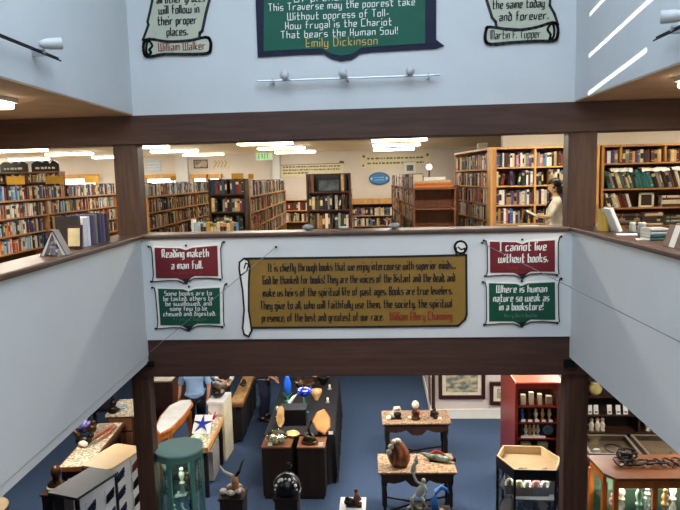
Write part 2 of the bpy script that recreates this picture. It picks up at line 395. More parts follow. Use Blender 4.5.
# long gold scroll
c = f2(353, 291)
t = thing('scroll_sign', 'long gold scroll sign with black lettering across the middle of the parapet', 'sign', (c[0], YF, c[1]))
body = F([(245, 258.5), (300, 258), (400, 256.5), (466, 255), (466.5, 314), (465, 319), (458, 325.5), (380, 326.5), (249, 327.5), (247, 290)])
MB().plate(body, YF-.014, YF).build('gold_sheet', GOLDB, t, world=True)
roll = F([(239.5, 268), (240, 262), (244, 258.5), (248.5, 260), (250, 266), (249, 285), (249, 310), (252, 330), (249, 336), (244.5, 334), (243, 328), (244.5, 310), (243, 290), (240.5, 275)])
m = MB(); m.plate(roll, YF-.018, YF); cc = [f2(460.5+6*math.cos(k*PI/9), 247+6*math.sin(k*PI/9)) for k in range(18)]
m.plate(cc, YF-.018, YF); m.build('rolled_end', WHITEP, t, world=True)
m = MB(); m.outline(body, .022, YF-.016, YF-.002); m.outline(roll, .018, YF-.021, YF-.004); m.outline(cc, .02, YF-.021, YF-.004)
m.outline(F([(241, 275), (247, 271), (249, 264), (246, 263), (244.5, 268)]), .013, YF-.021, YF-.01, False)
m.outline(F([(456, 247.5), (456, 255), (464, 254), (464.5, 248), (461, 249.5), (458, 247)]), .015, YF-.021, YF-.01, False)
m.build('black_outline', INK, t, world=True)
m = MB()
for (txt, a, b, y) in [('It is chiefly through books that we enjoy intercourse with superior minds...', 268, 456, 267.3), ('God be thanked for books! They are the voices of the distant and the dead, and', 263, 455.5, 279.8),
    ('make us heirs of the spiritual life of past ages. Books are true levelers.', 263, 453, 292.4), ('They give to all, who will faithfully use them, the society, the spiritual', 260.5, 452.5, 305.2), ('presence, of the best and greatest of our race.', 262, 384, 318)]:
    text_line(m, txt, a, b, y, 4.7, nib=1.1)
m.build('lettering', INK, t, world=True)
m = MB(); text_line(m, 'William Ellery Channing', 390, 453, 316.8, 4.6); m.build('signature', LETR, t, world=True)

# poem board over the beam
c = f2(342, 10)
t = thing('poem_board', 'glossy green poem board in a navy frame on the upper white wall', 'sign', (c[0], YF, c[1]))
fr = F([(253, -80), (436, -86), (436, 40), (444, 46), (436, 49), (372, 52.5), (360, 54), (352, 60), (341, 61.5), (331, 59), (324, 54.5), (300, 55), (258, 57.5)])
m = MB(); m.plate(fr, YF-.02, YF); m.build('frame', NAVYB, t, world=True)
m = MB(); m.plate(F([(265, -72), (425, -78), (425, 44), (362, 48), (354, 54), (341, 56.5), (330, 53.5), (322, 49), (264, 51.5)]), YF-.026, YF-.018); m.build('green_panel', EMER, t, world=True)
m = MB()
for (txt, a, b, y) in [('There is no Frigate like a Book', 270, 420, -34), ('To take us Lands away', 288, 402, -22.5), ('Nor any Coursers like a Page', 275, 414, -11), ('Of prancing Poetry', 294, 395, -1.5),
    ('This Traverse may the poorest take', 268.5, 416, 6.5), ('Without oppress of Toll-', 287.5, 390, 16.5), ('How frugal is the Chariot', 285.5, 393, 25.5), ('That bears the Human Soul!', 281, 399, 34.5)]:
    text_line(m, txt, a, b, y, 3.8, y0=YF-.031, nib=1.1)
m.build('lettering', LET, t, world=True)
m = MB(); text_line(m, 'Emily Dickinson', 306, 379, 43.5, 4.6, y0=YF-.031); m.build('signature', GOLDL, t, world=True)

def soft(pts, n=3):
    # rounded outline through the given points
    out = []; N = len(pts)
    for i in range(N):
        p0, p1, p2, p3 = (Vector(pts[(i+k) % N]) for k in (-1, 0, 1, 2))
        for j in range(n):
            t = j/n; out.append(tuple(.5*((2*p1)+(p2-p0)*t+(2*p0-5*p1+4*p2-p3)*t*t+(3*p1-p0-3*p2+p3)*t**3)))
    return out
def hung_scroll(page, roll, curl, lines, sig, label):
    roll = soft(roll); curl = soft(curl)
    c = f2(*[sum(p[i] for p in roll)/len(roll) for i in (0, 1)])
    t = thing('scroll_sign', label, 'sign', (c[0], YF, c[1]), group='pale scrolls on the upper white wall')
    m = MB(); m.plate(F(page), YF-.012, YF); m.plate(F(roll), YF-.018, YF); m.build('paper_scroll', SCROLLP, t, world=True)
    m = MB(); m.outline(F(page), .024, YF-.016, YF-.002); m.outline(F(roll), .028, YF-.022, YF-.003); m.outline(F(curl), .022, YF-.023, YF-.004)
    m.build('black_outline', INK, t, world=True)
    m = MB()
    for (txt, a, b, y) in lines: text_line(m, txt, a, b, y, 4.5, y0=YF-.018, nib=1.3)
    m.build('lettering', INK, t, world=True)
    m = MB(); text_line(m, *sig, 4.4, y0=YF-.024); m.build('signature', LETR if 'Walker' in sig[0] else INK, t, world=True)
hung_scroll([(154, -40), (212, -45), (211, -5), (206, 14), (202.5, 31), (200, 33), (199.5, 40), (170, 43), (150, 41), (143.5, 40), (149, 25), (148, 22), (150, 14), (153, 0)],
    [(144.5, 44), (150, 39.5), (168, 42), (190, 41), (206, 37.5), (210.5, 41), (211, 48), (208, 53.5), (190, 54.5), (165, 54.5), (150, 57), (145, 54)], [(149, 41), (153, 46), (150, 50), (152, 53), (148, 55), (147, 48)],
    [('all other graces', 157, 206, 0), ('will follow in', 159, 200.5, 11), ('their proper', 158, 198, 22), ('places.', 167, 189, 33)], ('William Walker', 159, 207, 48),
    'pale paper scroll sign with bottom roll reading William Walker')
hung_scroll([(484, -40), (552, -45), (550, -8), (549.5, 6), (554, 14), (557.5, 25), (540, 28), (520, 30), (496.5, 28.5), (495.5, 22), (492, 18), (486.5, 0)],
    [(486, 30), (490, 27.5), (515, 30.5), (535, 28), (552, 23), (557, 27), (557, 36), (553, 41), (535, 41.5), (510, 43), (490, 44.5), (485, 40)], [(551, 24), (547, 30), (550, 35), (549, 40), (553, 37), (553.5, 28)],
    [('the same today', 492, 545, 5.5), ('and forever.', 499, 549, 17.5)], ('Martin F. Tupper', 490, 541, 36),
    'pale paper scroll sign with bottom roll reading Martin F. Tupper')

# ================================================================== TRACK LIGHTS AND CABLES
def spot(parent, base, aim, L=.11, r=.042):
    b = Vector(base); d = Vector(aim).normalized()
    m = MB(); m.tube([b, b+Vector((0, 0, .03)), b+d*.02+Vector((0, 0, .03))], .01); m.build('swivel', CHROME, parent, world=True)
    h = b+Vector((0, 0, .035))
    hd = MB().tube([h-d*.02, h+d*.01, h+d*.05, h+d*L], [.018, r*.75, r*.95, r], 14).build('spot_head', mat('white_enamel', '#c9ccca', .35), parent, world=True, smooth=True)
    ring = [h+d*L+(d.cross(Vector((0, 0, 1))).normalized()*math.cos(k*PI/8)+d.cross(Vector((0, 0, 1))).normalized().cross(d)*math.sin(k*PI/8))*r for k in range(16)]
    MB().tube(ring, .011, 6, closed=True).build('rim', DKMETAL, hd)
t = thing('track_light', 'three-headed chrome track light under the green poem board', 'track light', (-.3, YF-.06, 5.985))
m = MB(); m.tube([(-1.215, YF-.07, 5.983), (.615, YF-.07, 5.983)], .008); m.tube([(-1.2, YF-.09, 5.975), (.55, YF-.09, 5.975)], .006)
m.build('rail', CHROME, t, world=True)
m = MB()
for x in (-1.05, -.3, .5): m.box(x-.012, YF-.085, 5.955, x+.012, YF, 6.0)
m.build('bracket', CHROME, t, world=True)
for x in (-.92, -.342, .314): spot(t, (x, YF-.09, 5.99), (0.05, -1, -.12), .1, .046)
def sidetrack(fn, s, y0, y1, zz, ys, aim, label):
    t = thing('track_light', label, 'track light', (fn(y1)+s*.06, y1, zz))
    m = MB()
    m.tube([(fn(y0)+s*.07, y0, zz), (fn(y1)+s*.07, y1, zz)], .008); m.tube([(fn(y0)+s*.09, y0, zz-.02), (fn(y1)+s*.09, y1, zz-.02)], .006)
    m.build('rail', DKMETAL, t, world=True)
    m = MB(); yb = y1-.25; m.box(min(fn(yb), fn(yb)+s*.09), yb-.012, zz-.03, max(fn(yb), fn(yb)+s*.09), yb+.012, zz+.02); m.build('bracket', CHROME, t, world=True)
    for y in ys: spot(t, (fn(y)+s*.09, y, zz+.01), aim, .13, .042)
sidetrack(XL, 1, 2.2, 4.78, 5.935, [4.5], (.75, .55, .12), 'track light with a single white spot on the left upper wall')
sidetrack(XR, -1, 2.2, 4.66, 5.90, [4.24], (-.75, .35, .05), 'track light with a white spot on the right upper wall')
WIRE = mat('grey_cable', '#85888a', .4, .5, var=0)
a, b = atY(276, 247, YF-.05), atY(150, 352, YF-.05)
t = thing('cable', 'thin grey cable from above the gold scroll down to the left corner bracket', 'cable', a)
MB().tube([a, b], .0035, 6).build('wire', WIRE, t, world=True); MB().tube([a+Vector((0, .049, 0)), a-Vector((0, .012, 0))], [.006, .012]).build('anchor', DKMETAL, t, world=True)
a = atY(482, 243, YF-.05); d = ray(680, 342); b = EYE+d*(XR(4.6)/d.x)
t = thing('cable', 'thin grey cable running from the burgundy sign at the right across to the side parapet', 'cable', a)
MB().tube([a, b], .0035, 6).build('wire', WIRE, t, world=True); MB().tube([a+Vector((0, .049, 0)), a-Vector((0, .012, 0))], [.006, .012]).build('anchor', DKMETAL, t, world=True)
# panels added as bodies for the fill lamps (all out of view)
PANEL = mat('lit_panel', '#fff8ea', .5, var=0, emit='#fff4e2', es=1.2)
for i, x in enumerate((-3.2, -.2, 2.8)):
    bx(x-.6, -1.45, 5.64, x+.6, -1.15, 5.69).build('added_ceiling_panel_%d' % (i+1), PANEL, kind='structure')
for i, (x, y) in enumerate([(-4.6, 8.4), (-1.2, 10.2), (1.0, 9.2), (4.6, 8.5), (-4.2, 12.5), (0, 13.5), (3.4, 11.2)]):
    bx(x-.56, y-.26, 2.99, x+.56, y+.26, 3.06).build('added_ceiling_panel_%d' % (i+4), PANEL, kind='structure')
sk = MB().box(-2.12, .38, 8.62, 1.72, 4.82, 8.65).build('window_5', mat('glowing_skylight_pane', '#eef4ff', .6, var=0, emit='#dcebff', es=.8), kind='structure')  # unseen glowing pane, added to go with the skylight lamp

# ================================================================== FLUORESCENT LIGHTS OF THE BOOK ROOM
def fluor(x, y, label, e=17):
    t = thing('ceiling_light', label, 'ceiling light', (x, y, 5.8), group='fluorescent lights of the book room')
    bx(-.58, -.13, -.035, .58, .13, 0).build('housing', WHITEP, t)
    m = MB(); m.prism([(-.57, -.13), (.57, -.13), (.57, .13), (-.57, .13)], -.088, -.035, top=None)
    m.build('diffuser', FLUO, t, bevel=.02)
    lamp('tube_light', 'AREA', (0, 0, -.12), e*.48, (1, .955, .89), (0, 0, 0), (1.1, .22), parent=t)
    for x_ in (-.35, .35): lamp('side_glow', 'POINT', (x_, 0, -.17), e*.24, (1, .94, .85), parent=t, shadow_soft_size=.06)
NUMS = ['first', 'second', 'third', 'fourth', 'fifth', 'sixth', 'seventh', 'eighth', 'ninth', 'tenth', 'eleventh', 'twelfth', 'thirteenth', 'fourteenth', 'fifteenth', 'sixteenth', 'seventeenth', 'eighteenth', 'nineteenth', 'twentieth',
        'twenty-first', 'twenty-second', 'twenty-third', 'twenty-fourth', 'twenty-fifth', 'twenty-sixth', 'twenty-seventh', 'twenty-eighth']
rows = [('front', 13.4), ('middle', 15.6), ('back', 18.2)]
cols = [('at the far left', -10.15), ('second from the far left', -7.65), ('left of the middle', -5.0), ('above the exit sign', -2.36), ('right of the middle', .42)]
for rn, y in rows:
    for cn, x in cols:
        x2 = x
        fluor(x2, y, e={'front': 15, 'middle': 15, 'back': 12}[rn], label='long fluorescent ceiling light, %s row, %s' % (rn, cn))
for x, q in ((-5.0, 'over the long bookcase of bright paperbacks'), (-1.6, 'over the low table with small books'), (1.1, 'over the empty brown bookcase')):
    fluor(x, 8.9, 'added unseen fluorescent ceiling light of the near row, %s' % q, 34)  # row added behind the header beam to brighten the near bookcases
for x, q in ((2.75, 'over the oak corner bookcase'), (4.9, 'over the wide right bookcase')):
    fluor(x, 9.75, 'added unseen fluorescent ceiling light %s' % q, 8.5)  # pair added out of view to brighten the wall above these bookcases
for x, y in ((-3.46, 4.95), (2.82, 5.0)):
    t = thing('ceiling_light', 'long fluorescent light under the %s gallery ceiling' % ('left' if x < 0 else 'right'), 'ceiling light', (x, y, 5.69))
    bx(-.58, -.13, -.035, .58, .13, 0).build('housing', WHITEP, t)
    bx(-.56, -.12, -.085, .56, .12, -.035).build('diffuser', FLUO, t, bevel=.02)
    lamp('tube_light', 'AREA', (0, 0, -.12), 30, (1, .88, .72), (0, 0, 0), (1.1, .22), parent=t)

# ================================================================== BOOKS
def book_material(name, attr):
    m = bpy.data.materials.new(name); m.use_nodes = True; nt = m.node_tree; b = nt.nodes['Principled BSDF']
    if attr: src = nt.nodes.new('ShaderNodeVertexColor'); src.layer_name = 'Col'
    else: src = nt.nodes.new('ShaderNodeObjectInfo')
    nz = nt.nodes.new('ShaderNodeTexNoise'); nz.inputs['Scale'].default_value = 9
    tc = nt.nodes.new('ShaderNodeTexCoord'); nt.links.new(tc.outputs['Object'], nz.inputs['Vector'])
    mp = nt.nodes.new('ShaderNodeMapRange'); mp.inputs[3].default_value = .8; mp.inputs[4].default_value = 1.15
    nt.links.new(nz.outputs['Fac'], mp.inputs[0])
    mx = nt.nodes.new('ShaderNodeMix'); mx.data_type = 'RGBA'; mx.blend_type = 'MULTIPLY'; mx.inputs[0].default_value = 1
    nt.links.new(src.outputs['Color'], mx.inputs[6]); nt.links.new(mp.outputs[0], mx.inputs[7])
    nt.links.new(mx.outputs[2], b.inputs['Base Color']); b.inputs['Roughness'].default_value = .5
    return m
COVER = book_material('book_cover', False); COVERM = book_material('book_cover_mass', True)
PAGES = mat('book_pages', '#d9d0b8', .8, var=.06, scale=40); BAND = mat('spine_band', '#cbb98c', .5, var=.05); DBAND = mat('dark_spine_band', '#2a2420', .5, var=.05)
def book_geo(v):
    # unit book, spine at y=0 with a rounded back; list of (verts, material index)
    m = MB(); c = .07
    m.mi = 0
    m.box(0, .03, 0, c, 1, 1); m.box(1-c, .03, 0, 1, 1, 1)
    sp = [(0, .06), (.12, .015), (.35, 0), (.65, 0), (.88, .015), (1, .06), (1, .09), (0, .09)]
    m.prism(sp, 0, 1)
    m.mi = 1; m.box(c, .09, .02, 1-c, .96, .98)
    m.mi = 2
    bands = {0: [], 1: [(.68, .86)], 2: [(.12, .16), (.80, .84)], 3: [(.3, .72)]}[v]
    for a, b in bands: m.prism([(-.005, .05), (.12, .008), (.35, -.008), (.65, -.008), (.88, .008), (1.005, .05), (1.005, .07), (-.005, .07)], a, b)
    return m
BOOKS = []
for v in range(4):
    for bm2 in (BAND, DBAND):
        mm = book_geo(v); me = bpy.data.meshes.new('book'); bmesh.ops.recalc_face_normals(mm.bm, faces=mm.bm.faces); mm.bm.to_mesh(me); mm.bm.free()
        for q in (COVER, PAGES, bm2): me.materials.append(q)
        BOOKS.append(me)
PAL = {  # name: colours
 'cream': ['#d8ccb0', '#cfc6a8', '#e0d8c4'], 'white': ['#e4e2dc', '#d8d8d6'], 'tan': ['#b08a5a', '#a67c4a', '#c2a070'], 'brown': ['#5c3a26', '#6b4630', '#4a2f20'],
 'dark red': ['#6e1f1e', '#7d2a26', '#5a1a1c'], 'red': ['#b0392c', '#a62f35'], 'orange': ['#c9692a', '#d07c34'], 'navy': ['#1f2a4a', '#25345c'], 'blue': ['#3c6ea8', '#4b82b4', '#356090'],
 'pale blue': ['#9fb8cc', '#a9c2d2'], 'black': ['#161618', '#201e20', '#26221f'], 'dark green': ['#1f3d30', '#2a4a3a'], 'teal': ['#2a5c5c', '#33706c', '#27505a'], 'olive': ['#6a6a3a', '#7a7444'],
 'grey': ['#7c7c7a', '#8e8c88'], 'purple': ['#4a3560', '#5c4272'], 'yellow': ['#d2b048', '#c8a23c'], 'pink': ['#c48a90', '#b8767e']}
MIX = {
 'bright': 'cream cream white white blue blue navy red orange dark_red tan pale_blue black pale_blue brown teal'.split(),
 'corner': 'white cream purple navy black dark_red pink cream tan blue grey dark_green brown black white grey purple cream'.split(),
 'old': 'brown dark_red tan cream brown olive black grey dark_green dark_red tan'.split(),
 'dark': 'black brown brown dark_red grey black dark_green tan grey navy brown'.split(),
 'pulp': 'dark_red tan cream pink brown grey olive cream red black white orange'.split(),
 'art': 'teal teal dark_green black cream tan grey brown teal'.split(),
 'artb': 'brown cream tan brown cream dark_red white tan'.split(),
 'ledge': 'pale_blue blue cream yellow cream tan orange cream tan blue'.split()}
RND = random.Random(5)
RECS = []      # (world matrix, colour, variant, label or None, group)
class Case: pass
def frame_mat(A, B, z): 
    d = Vector((B[0]-A[0], B[1]-A[1])); rz = math.atan2(d.y, d.x)
    return Matrix.Translation((A[0], A[1], z)) @ Matrix.Rotation(rz, 4, 'Z'), d.length, rz
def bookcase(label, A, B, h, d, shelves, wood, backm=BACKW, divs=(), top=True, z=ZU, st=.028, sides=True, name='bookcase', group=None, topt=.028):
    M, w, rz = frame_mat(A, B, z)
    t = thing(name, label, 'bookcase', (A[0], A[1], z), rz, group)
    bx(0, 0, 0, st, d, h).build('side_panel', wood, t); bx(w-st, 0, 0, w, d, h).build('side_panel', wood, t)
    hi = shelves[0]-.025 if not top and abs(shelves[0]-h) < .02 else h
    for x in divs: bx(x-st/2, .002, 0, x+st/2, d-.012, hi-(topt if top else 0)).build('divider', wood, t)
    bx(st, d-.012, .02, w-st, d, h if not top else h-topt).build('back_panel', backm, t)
    xs = [st]+[q for x in divs for q in (x-st/2, x+st/2)]+[w-st]
    for s in shelves:
        for a, b in zip(xs[::2], xs[1::2]) if s < h-.02 else [(st, w-st)]:
            bx(a, .004, s-.024, b, d-.012, s).build('shelf', wood, t)
    if top: bx(-.008, -.008, h-topt, w+.008, d, h+.004).build('top_panel', wood, t)
    bx(st, .02, 0, w-st, .035, .08).build('plinth', wood, t)
    c = Case(); c.t, c.M, c.w, c.d, c.xs, c.sh, c.st = t, M, w, d, xs, shelves, st
    return c
def rec(M, name, cols, label, group, v=None):
    c = lin(RND.choice(cols)); k = RND.uniform(.85, 1.12); c = tuple(min(1, x*k) for x in c[:3])+(1,)
    RECS.append((M, c, (RND.randrange(4), RND.randrange(2)) if v is None else v, label, group))
def fill(c, zs, x0, x1, hmin, hmax, mix, tmin=.024, tmax=.05, lean=0, where=None, group=None, full=.96, dmin=.14, dmax=.19, kind='book', y0=.012):
    # books standing on one shelf between x0 and x1 of a bookcase
    x = x0+.006; n = 0
    while True:
        t = RND.uniform(tmin, tmax); h = RND.uniform(hmin, hmax); dd = RND.uniform(dmin, dmax)
        le = 0
        if lean: le = lean; foot = t/math.cos(le)+.002
        elif RND.random() < .05: le = -.16; foot = t/math.cos(le)
        else: foot = t
        ext = h*math.sin(-le) if le < 0 else 0
        if x+foot+(h*math.sin(abs(le)) if le < 0 else 0) > x1-.004: break
        cn = RND.choice(MIX[mix]).replace('_', ' ')
        y = y0+RND.uniform(0, .02)
        if le > 0:      # top leans towards the left
            L = Matrix.Translation((x+h*math.sin(le)*0, y, zs+.001)) @ Matrix.Rotation(-le, 4, 'Y')
            # bottom left corner rests on the shelf
            L = Matrix.Translation((x, y, zs+.001+t*0)) @ Matrix.Rotation(-le, 4, 'Y')
        elif le < 0:
            L = Matrix.Translation((x, y, zs+.001+t*math.sin(-le))) @ Matrix.Rotation(-le, 4, 'Y')
        else: L = Matrix.Translation((x, y, zs+.001))
        n += 1
        lab = None
        if where and n <= len(NUMS): lab = '%s book, %s from left %s' % (cn, NUMS[n-1], where)
        rec(c.M @ L @ Matrix.Diagonal((t, dd, h, 1)), cn, PAL[cn], lab, group if lab else None)
        x += foot+(ext if le < 0 else 0)+RND.uniform(.0005, .004)
        if RND.random() > full: x += RND.uniform(.03, .09)
    return n
def stack(c, zs, x0, n, w, mix, where, group, tmin=.02, tmax=.045, dd=.2):
    z = zs+.001
    for i in range(n):
        t = RND.uniform(tmin, tmax); ww = w*RND.uniform(.86, 1); cn = RND.choice(MIX[mix]).replace('_', ' ')
        # lying flat, spine to the front
        L = Matrix.Translation((x0+RND.uniform(0, .02), .015+RND.uniform(0, .01), z+t)) @ Matrix.Rotation(PI/2, 4, 'Y')
        rec(c.M @ L @ Matrix.Diagonal((t, dd, ww, 1)), cn, PAL[cn], '%s book, %s from bottom %s' % (cn, NUMS[i], where), group)
        z += t+.001
ROWN = ['top', 'second', 'third', 'fourth', 'fifth', 'sixth']

# ---- left long bookcase (faces the light well side aisle) and the row behind it
SH4 = [1.41, 1.13, .85, .57, .29]
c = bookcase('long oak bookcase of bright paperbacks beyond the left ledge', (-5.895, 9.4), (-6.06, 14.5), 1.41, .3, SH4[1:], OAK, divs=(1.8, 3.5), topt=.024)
for i, s in enumerate(SH4[:4]):
    for a, b in ([(0.03, 5.07)] if i == 0 else zip(c.xs[::2], c.xs[1::2])):
        fill(c, s+.004*(i == 0), a, b, .19, .235, 'bright', .034, .062)
c = bookcase('bookcase under the two black carved signs at the far left', (-9.2, 15), (-7.65, 15), 1.96, .3, [1.72, 1.42, 1.1, .8], WALNUT)
for s in [1.72, 1.42]: fill(c, s, .03, 1.5, .15, .2, 'old')
for k, (x0, x1) in enumerate([(-9.15, -8.45), (-8.36, -7.68)]):
    t = thing('carved_sign', 'black carved sign with a wavy top, %s of the two' % ('left' if k == 0 else 'right'), 'sign', ((x0+x1)/2, 15.1, ZU+1.966), group='black carved signs')
    pts = [(x0, 5.318), (x1, 5.318), (x1, 5.50), (x1-.08, 5.56)]+[(x1-.08-(x1-x0-.16)*q/8, 5.54+.03*math.sin(q*2.2)+.02*(q % 2)) for q in range(1, 8)]+[(x0+.08, 5.56), (x0, 5.5)]
    MB().plate(pts, 15.08, 15.11).build('board', BLACK, t, world=True)
    m = MB(); dashes(m, x0+.1, x1-.1, 5.38, .05, 15.074, 15.08, RND); m.build('lettering', CREAMP, t, world=True)

# ---- left of the middle: run facing right
c = bookcase('oak bookcase run of old books just right of the left post', (-3.945, 10.72), (-4.16, 15.94), 1.41, .3, SH4[1:], OAK, divs=(1.74, 3.48), topt=.024)
for i, s in enumerate(SH4[:4]):
    for a, b in ([(0.03, 5.2)] if i == 0 else zip(c.xs[::2], c.xs[1::2])):
        fill(c, s+.004*(i == 0), a, b, .18, .23, 'old' if i else 'bright', .026, .05)

# ---- dark end cap and the run behind it
c = bookcase('dark open-topped end bookcase of dark volumes left of the middle', (-2.81, 10.42), (-2.19, 10.42), 1.67, .27, [1.43, 1.137, .84, .55], DARKW, BLACKW, top=False)
for i, s in enumerate([1.43, 1.137, .84]):
    fill(c, s, .03, c.w-.03, .19, .24, 'dark', .03, .055, where='on the %s shelf of the dark end bookcase' % ROWN[i] if i < 2 else None, group='books in the dark left end bookcase')
c = bookcase('oak bookcase run of mixed books facing right, left of the middle', (-2.18, 10.74), (-2.41, 16.4), 1.37, .3, [1.09, .82, .55, .28], PINE, divs=(1.9, 3.8), topt=.024)
bx(.0, .0, 0, .03, .3, 1.66).build('end_panel', PINE, c.t)
for i, s in enumerate([1.374, 1.09, .82, .55]):
    for a, b in ([(0.03, 5.6)] if i == 0 else zip(c.xs[::2], c.xs[1::2])):
        fill(c, s, a, b, .19, .245 if i else .27, 'pulp' if i else 'corner', .028, .055)

# ---- middle dark case and its run
c = bookcase('tall dark reddish end bookcase in the middle of the book room', (-1.19, 10.42), (-.47, 10.42), 1.72, .27, [1.428, 1.135, .826, .53], mat('dark_reddish_wood', '#4a241a', .4, var=.2, scale=4, stretch=(6, 6, .7)), BLACKW, top=False)
G = 'books in the dark middle bookcase'
fill(c, 1.428, .03, .17, .24, .29, 'old', .03, .05, where='on top shelf of the tall dark middle bookcase', group=G)
fill(c, 1.428, .56, c.w-.03, .24, .29, 'old', .03, .05, where='after the leaning picture in the dark middle bookcase', group=G)
for i, s in enumerate([1.135, .826]):
    fill(c, s, .03, c.w-.03, .2, .25, ['dark', 'old'][i], .03, .055, where='on the %s shelf of the tall dark middle bookcase' % ROWN[i+1], group=G)
P = c.M @ Vector((.19, .05, 1.43))
t = thing('framed_picture', 'dark framed picture leaning among books atop the middle bookcase', 'picture', P)
m = MB(); m.outline([(0, 0), (.35, 0), (.35, .2), (0, .2)], .025, -.01, .015); o = m.build('frame', BLACK, t)
MB().plate([(.01, .01), (.34, .01), (.34, .19), (.01, .19)], 0, .008).build('print', mat('grey_print', '#4a5156', .3, var=.5, scale=9), t)
c = bookcase('bookcase run behind the tall dark middle bookcase, facing right', (-.485, 10.74), (-.66, 15.5), 1.37, .28, [1.09, .82, .55, .28], OAK, topt=.024)
for i, s in enumerate([1.374, 1.09, .82, .55]): fill(c, s, .03, c.w-.03, .19, .24, 'pulp', .04, .07)

# ---- coloured run facing left and the empty brown case at its end
c = bookcase('bookcase run of colourful books facing left behind the empty bookcase', (.31, 16.8), (.545, 10.74), 1.43, .28, [1.15, .87, .59, .31], WALNUT, topt=.024)
for i, s in enumerate([1.434, 1.15, .87, .59]): fill(c, s, .03, c.w-.03, .19, .25, ['corner', 'pulp', 'pulp', 'old'][i], .035, .07)
EB = bookcase('empty brown bookcase with a pile of large orange books on top', (.54, 10.42), (1.225, 10.42), 1.45, .3, [1.12, .83, .72, .5, .2], WALNUT, mat('reddish_back', '#6a3c22', .6, var=.15, scale=4, stretch=(6, 6, .7)))
for k in range(3):
    z = ZU+1.455+k*.036
    cn = ['orange', 'orange', 'tan'][k]
    L = Matrix.Translation((.555+.004*k, 10.44, z+.034)) @ Matrix.Rotation(PI/2, 4, 'Y')
    rec(L @ Matrix.Diagonal((.034, .24, .63-.02*k, 1)), cn, PAL[cn], 'large %s book lying on the empty brown bookcase, %s from the bottom' % (cn, NUMS[k]), 'large books on the empty bookcase', (0, 0))
for k in range(2):
    z = ZU+1.455+.108+k*.03
    L = Matrix.Translation((.72, 10.45, z+.029)) @ Matrix.Rotation(PI/2, 4, 'Y')
    rec(L @ Matrix.Diagonal((.029, .22, .34, 1)), 'white', PAL['white'], 'white book, %s of two on top of the orange pile' % ['lower', 'upper'][k], 'white books on the orange pile', (0, 0))
# far low cases
c = bookcase('low bookcase of tan books at the far wall left of the dark middle bookcase', (-3.0, 19.2), (-1.5, 19.2), 1.02, .3, [.7, .36, .05], PINE)
for s in [.7, .36]: fill(c, s, .03, c.w-.03, .2, .27, 'artb', .05, .08)
c = bookcase('low bookcase with a thick pale top under the blue oval sign', (-1.0, 19.2), (.5, 19.2), 1.0, .3, [.5, .19], PINE, topt=.16)
for s in [.5, .19]: fill(c, s, .03, c.w-.03, .2, .25, 'corner', .04, .07)

# ---- corner run facing left and tall frontal cases
c = bookcase('tall oak bookcase facing left at the corner of the right-hand bookcases', (1.53, 13.2), (1.77, 10.72), 2.07, .27, [1.735, 1.445, 1.16, .885, .6, .3], PINE)
for i, s in enumerate([1.735, 1.445, 1.16, .885, .6]): fill(c, s, .03, c.w-.03, .2, .25, 'pulp', .03, .06)
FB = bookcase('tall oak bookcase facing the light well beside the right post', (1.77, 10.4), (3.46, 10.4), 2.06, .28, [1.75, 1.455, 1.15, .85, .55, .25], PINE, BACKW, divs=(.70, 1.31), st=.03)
bx(.03, -.003, 0, .09, .03, 2.06).build('corner_stile', OAK, FB.t)
for i, s in enumerate([1.75, 1.455, 1.15, .85]):
    for k, (a, b) in enumerate(zip(FB.xs[::2], FB.xs[1::2])):
        if k == 0: a += .06
        wh = 'on the %s shelf of the %s bay of the oak bookcase beside the right post' % (ROWN[i], ['left', 'middle'][k]) if k < 2 else None
        if wh: wh = 'on %s shelf, %s bay of oak corner bookcase' % (ROWN[i], ['left', 'right'][k])
        fill(FB, s, a, b, .18, .245, 'corner', .022, .044, where=wh, group='books in the oak corner bookcase' if wh else None)
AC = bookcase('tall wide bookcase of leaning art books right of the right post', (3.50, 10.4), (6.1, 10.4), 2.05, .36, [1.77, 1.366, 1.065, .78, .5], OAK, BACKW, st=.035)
for x in (.29, .97, 1.65): bx(x-.014, .004, 1.78, x+.014, .3, 2.02).build('divider', OAK, AC.t)
G = 'art books in the tall right bookcase'
for k, (a, b, mx) in enumerate([(.04, .27, 'corner'), (.31, .75, 'corner'), (.75, .95, 'artb'), (1.0, 1.6, 'artb')]):
    fill(AC, 1.77, a, b, .17, .21, mx, .03, .06, where='in the %s cluster, top shelf of wide right bookcase' % NUMS[k], group=G)
fill(AC, 1.77, 1.7, 2.5, .17, .21, 'artb', .03, .06)
fill(AC, 1.366, 1.9, 2.5, .24, .3, 'art', .03, .06)
fill(AC, 1.065, 1.6, 2.5, .2, .25, 'old', .03, .06)
fill(AC, .78, 1.7, 2.5, .2, .25, 'art', .03, .06)
fill(AC, 1.366, .12, 1.75, .26, .30, 'art', .03, .06, lean=.32, where='in leaning row of tall art books at the right', group=G, dmin=.2, dmax=.26)
fill(AC, 1.065, .12, .50, .2, .235, 'artb', .024, .045, lean=.3, where='in the short leaning row, third shelf, wide right bookcase', group=G)
stack(AC, 1.065, .95, 5, .5, 'artb', 'of the stack, third shelf, wide right bookcase', G)
for k, (x, n, w, mx) in enumerate([(.28, 6, .36, 'dark'), (.68, 6, .3, 'artb'), (1.02, 6, .5, 'art')]):
    stack(AC, .78, x, n, w, mx, 'of the %s stack, fourth shelf, wide right bookcase' % NUMS[k], G)
P = AC.M @ Vector((.62, .06, 1.067))
t = thing('framed_print', 'small empty cream frame standing on the third shelf of the tall right bookcase', 'frame', P)
m = MB(); m.outline([(0, 0.01), (.2, 0.01), (.2, .21), (0, .21)], .03, -.01, .012); m.build('frame', CREAMP, t)
MB().plate([(.01, .02), (.19, .02), (.19, .2), (.01, .2)], .004, .01).build('backing', mat('dark_backing', '#3a2a20', .7), t)
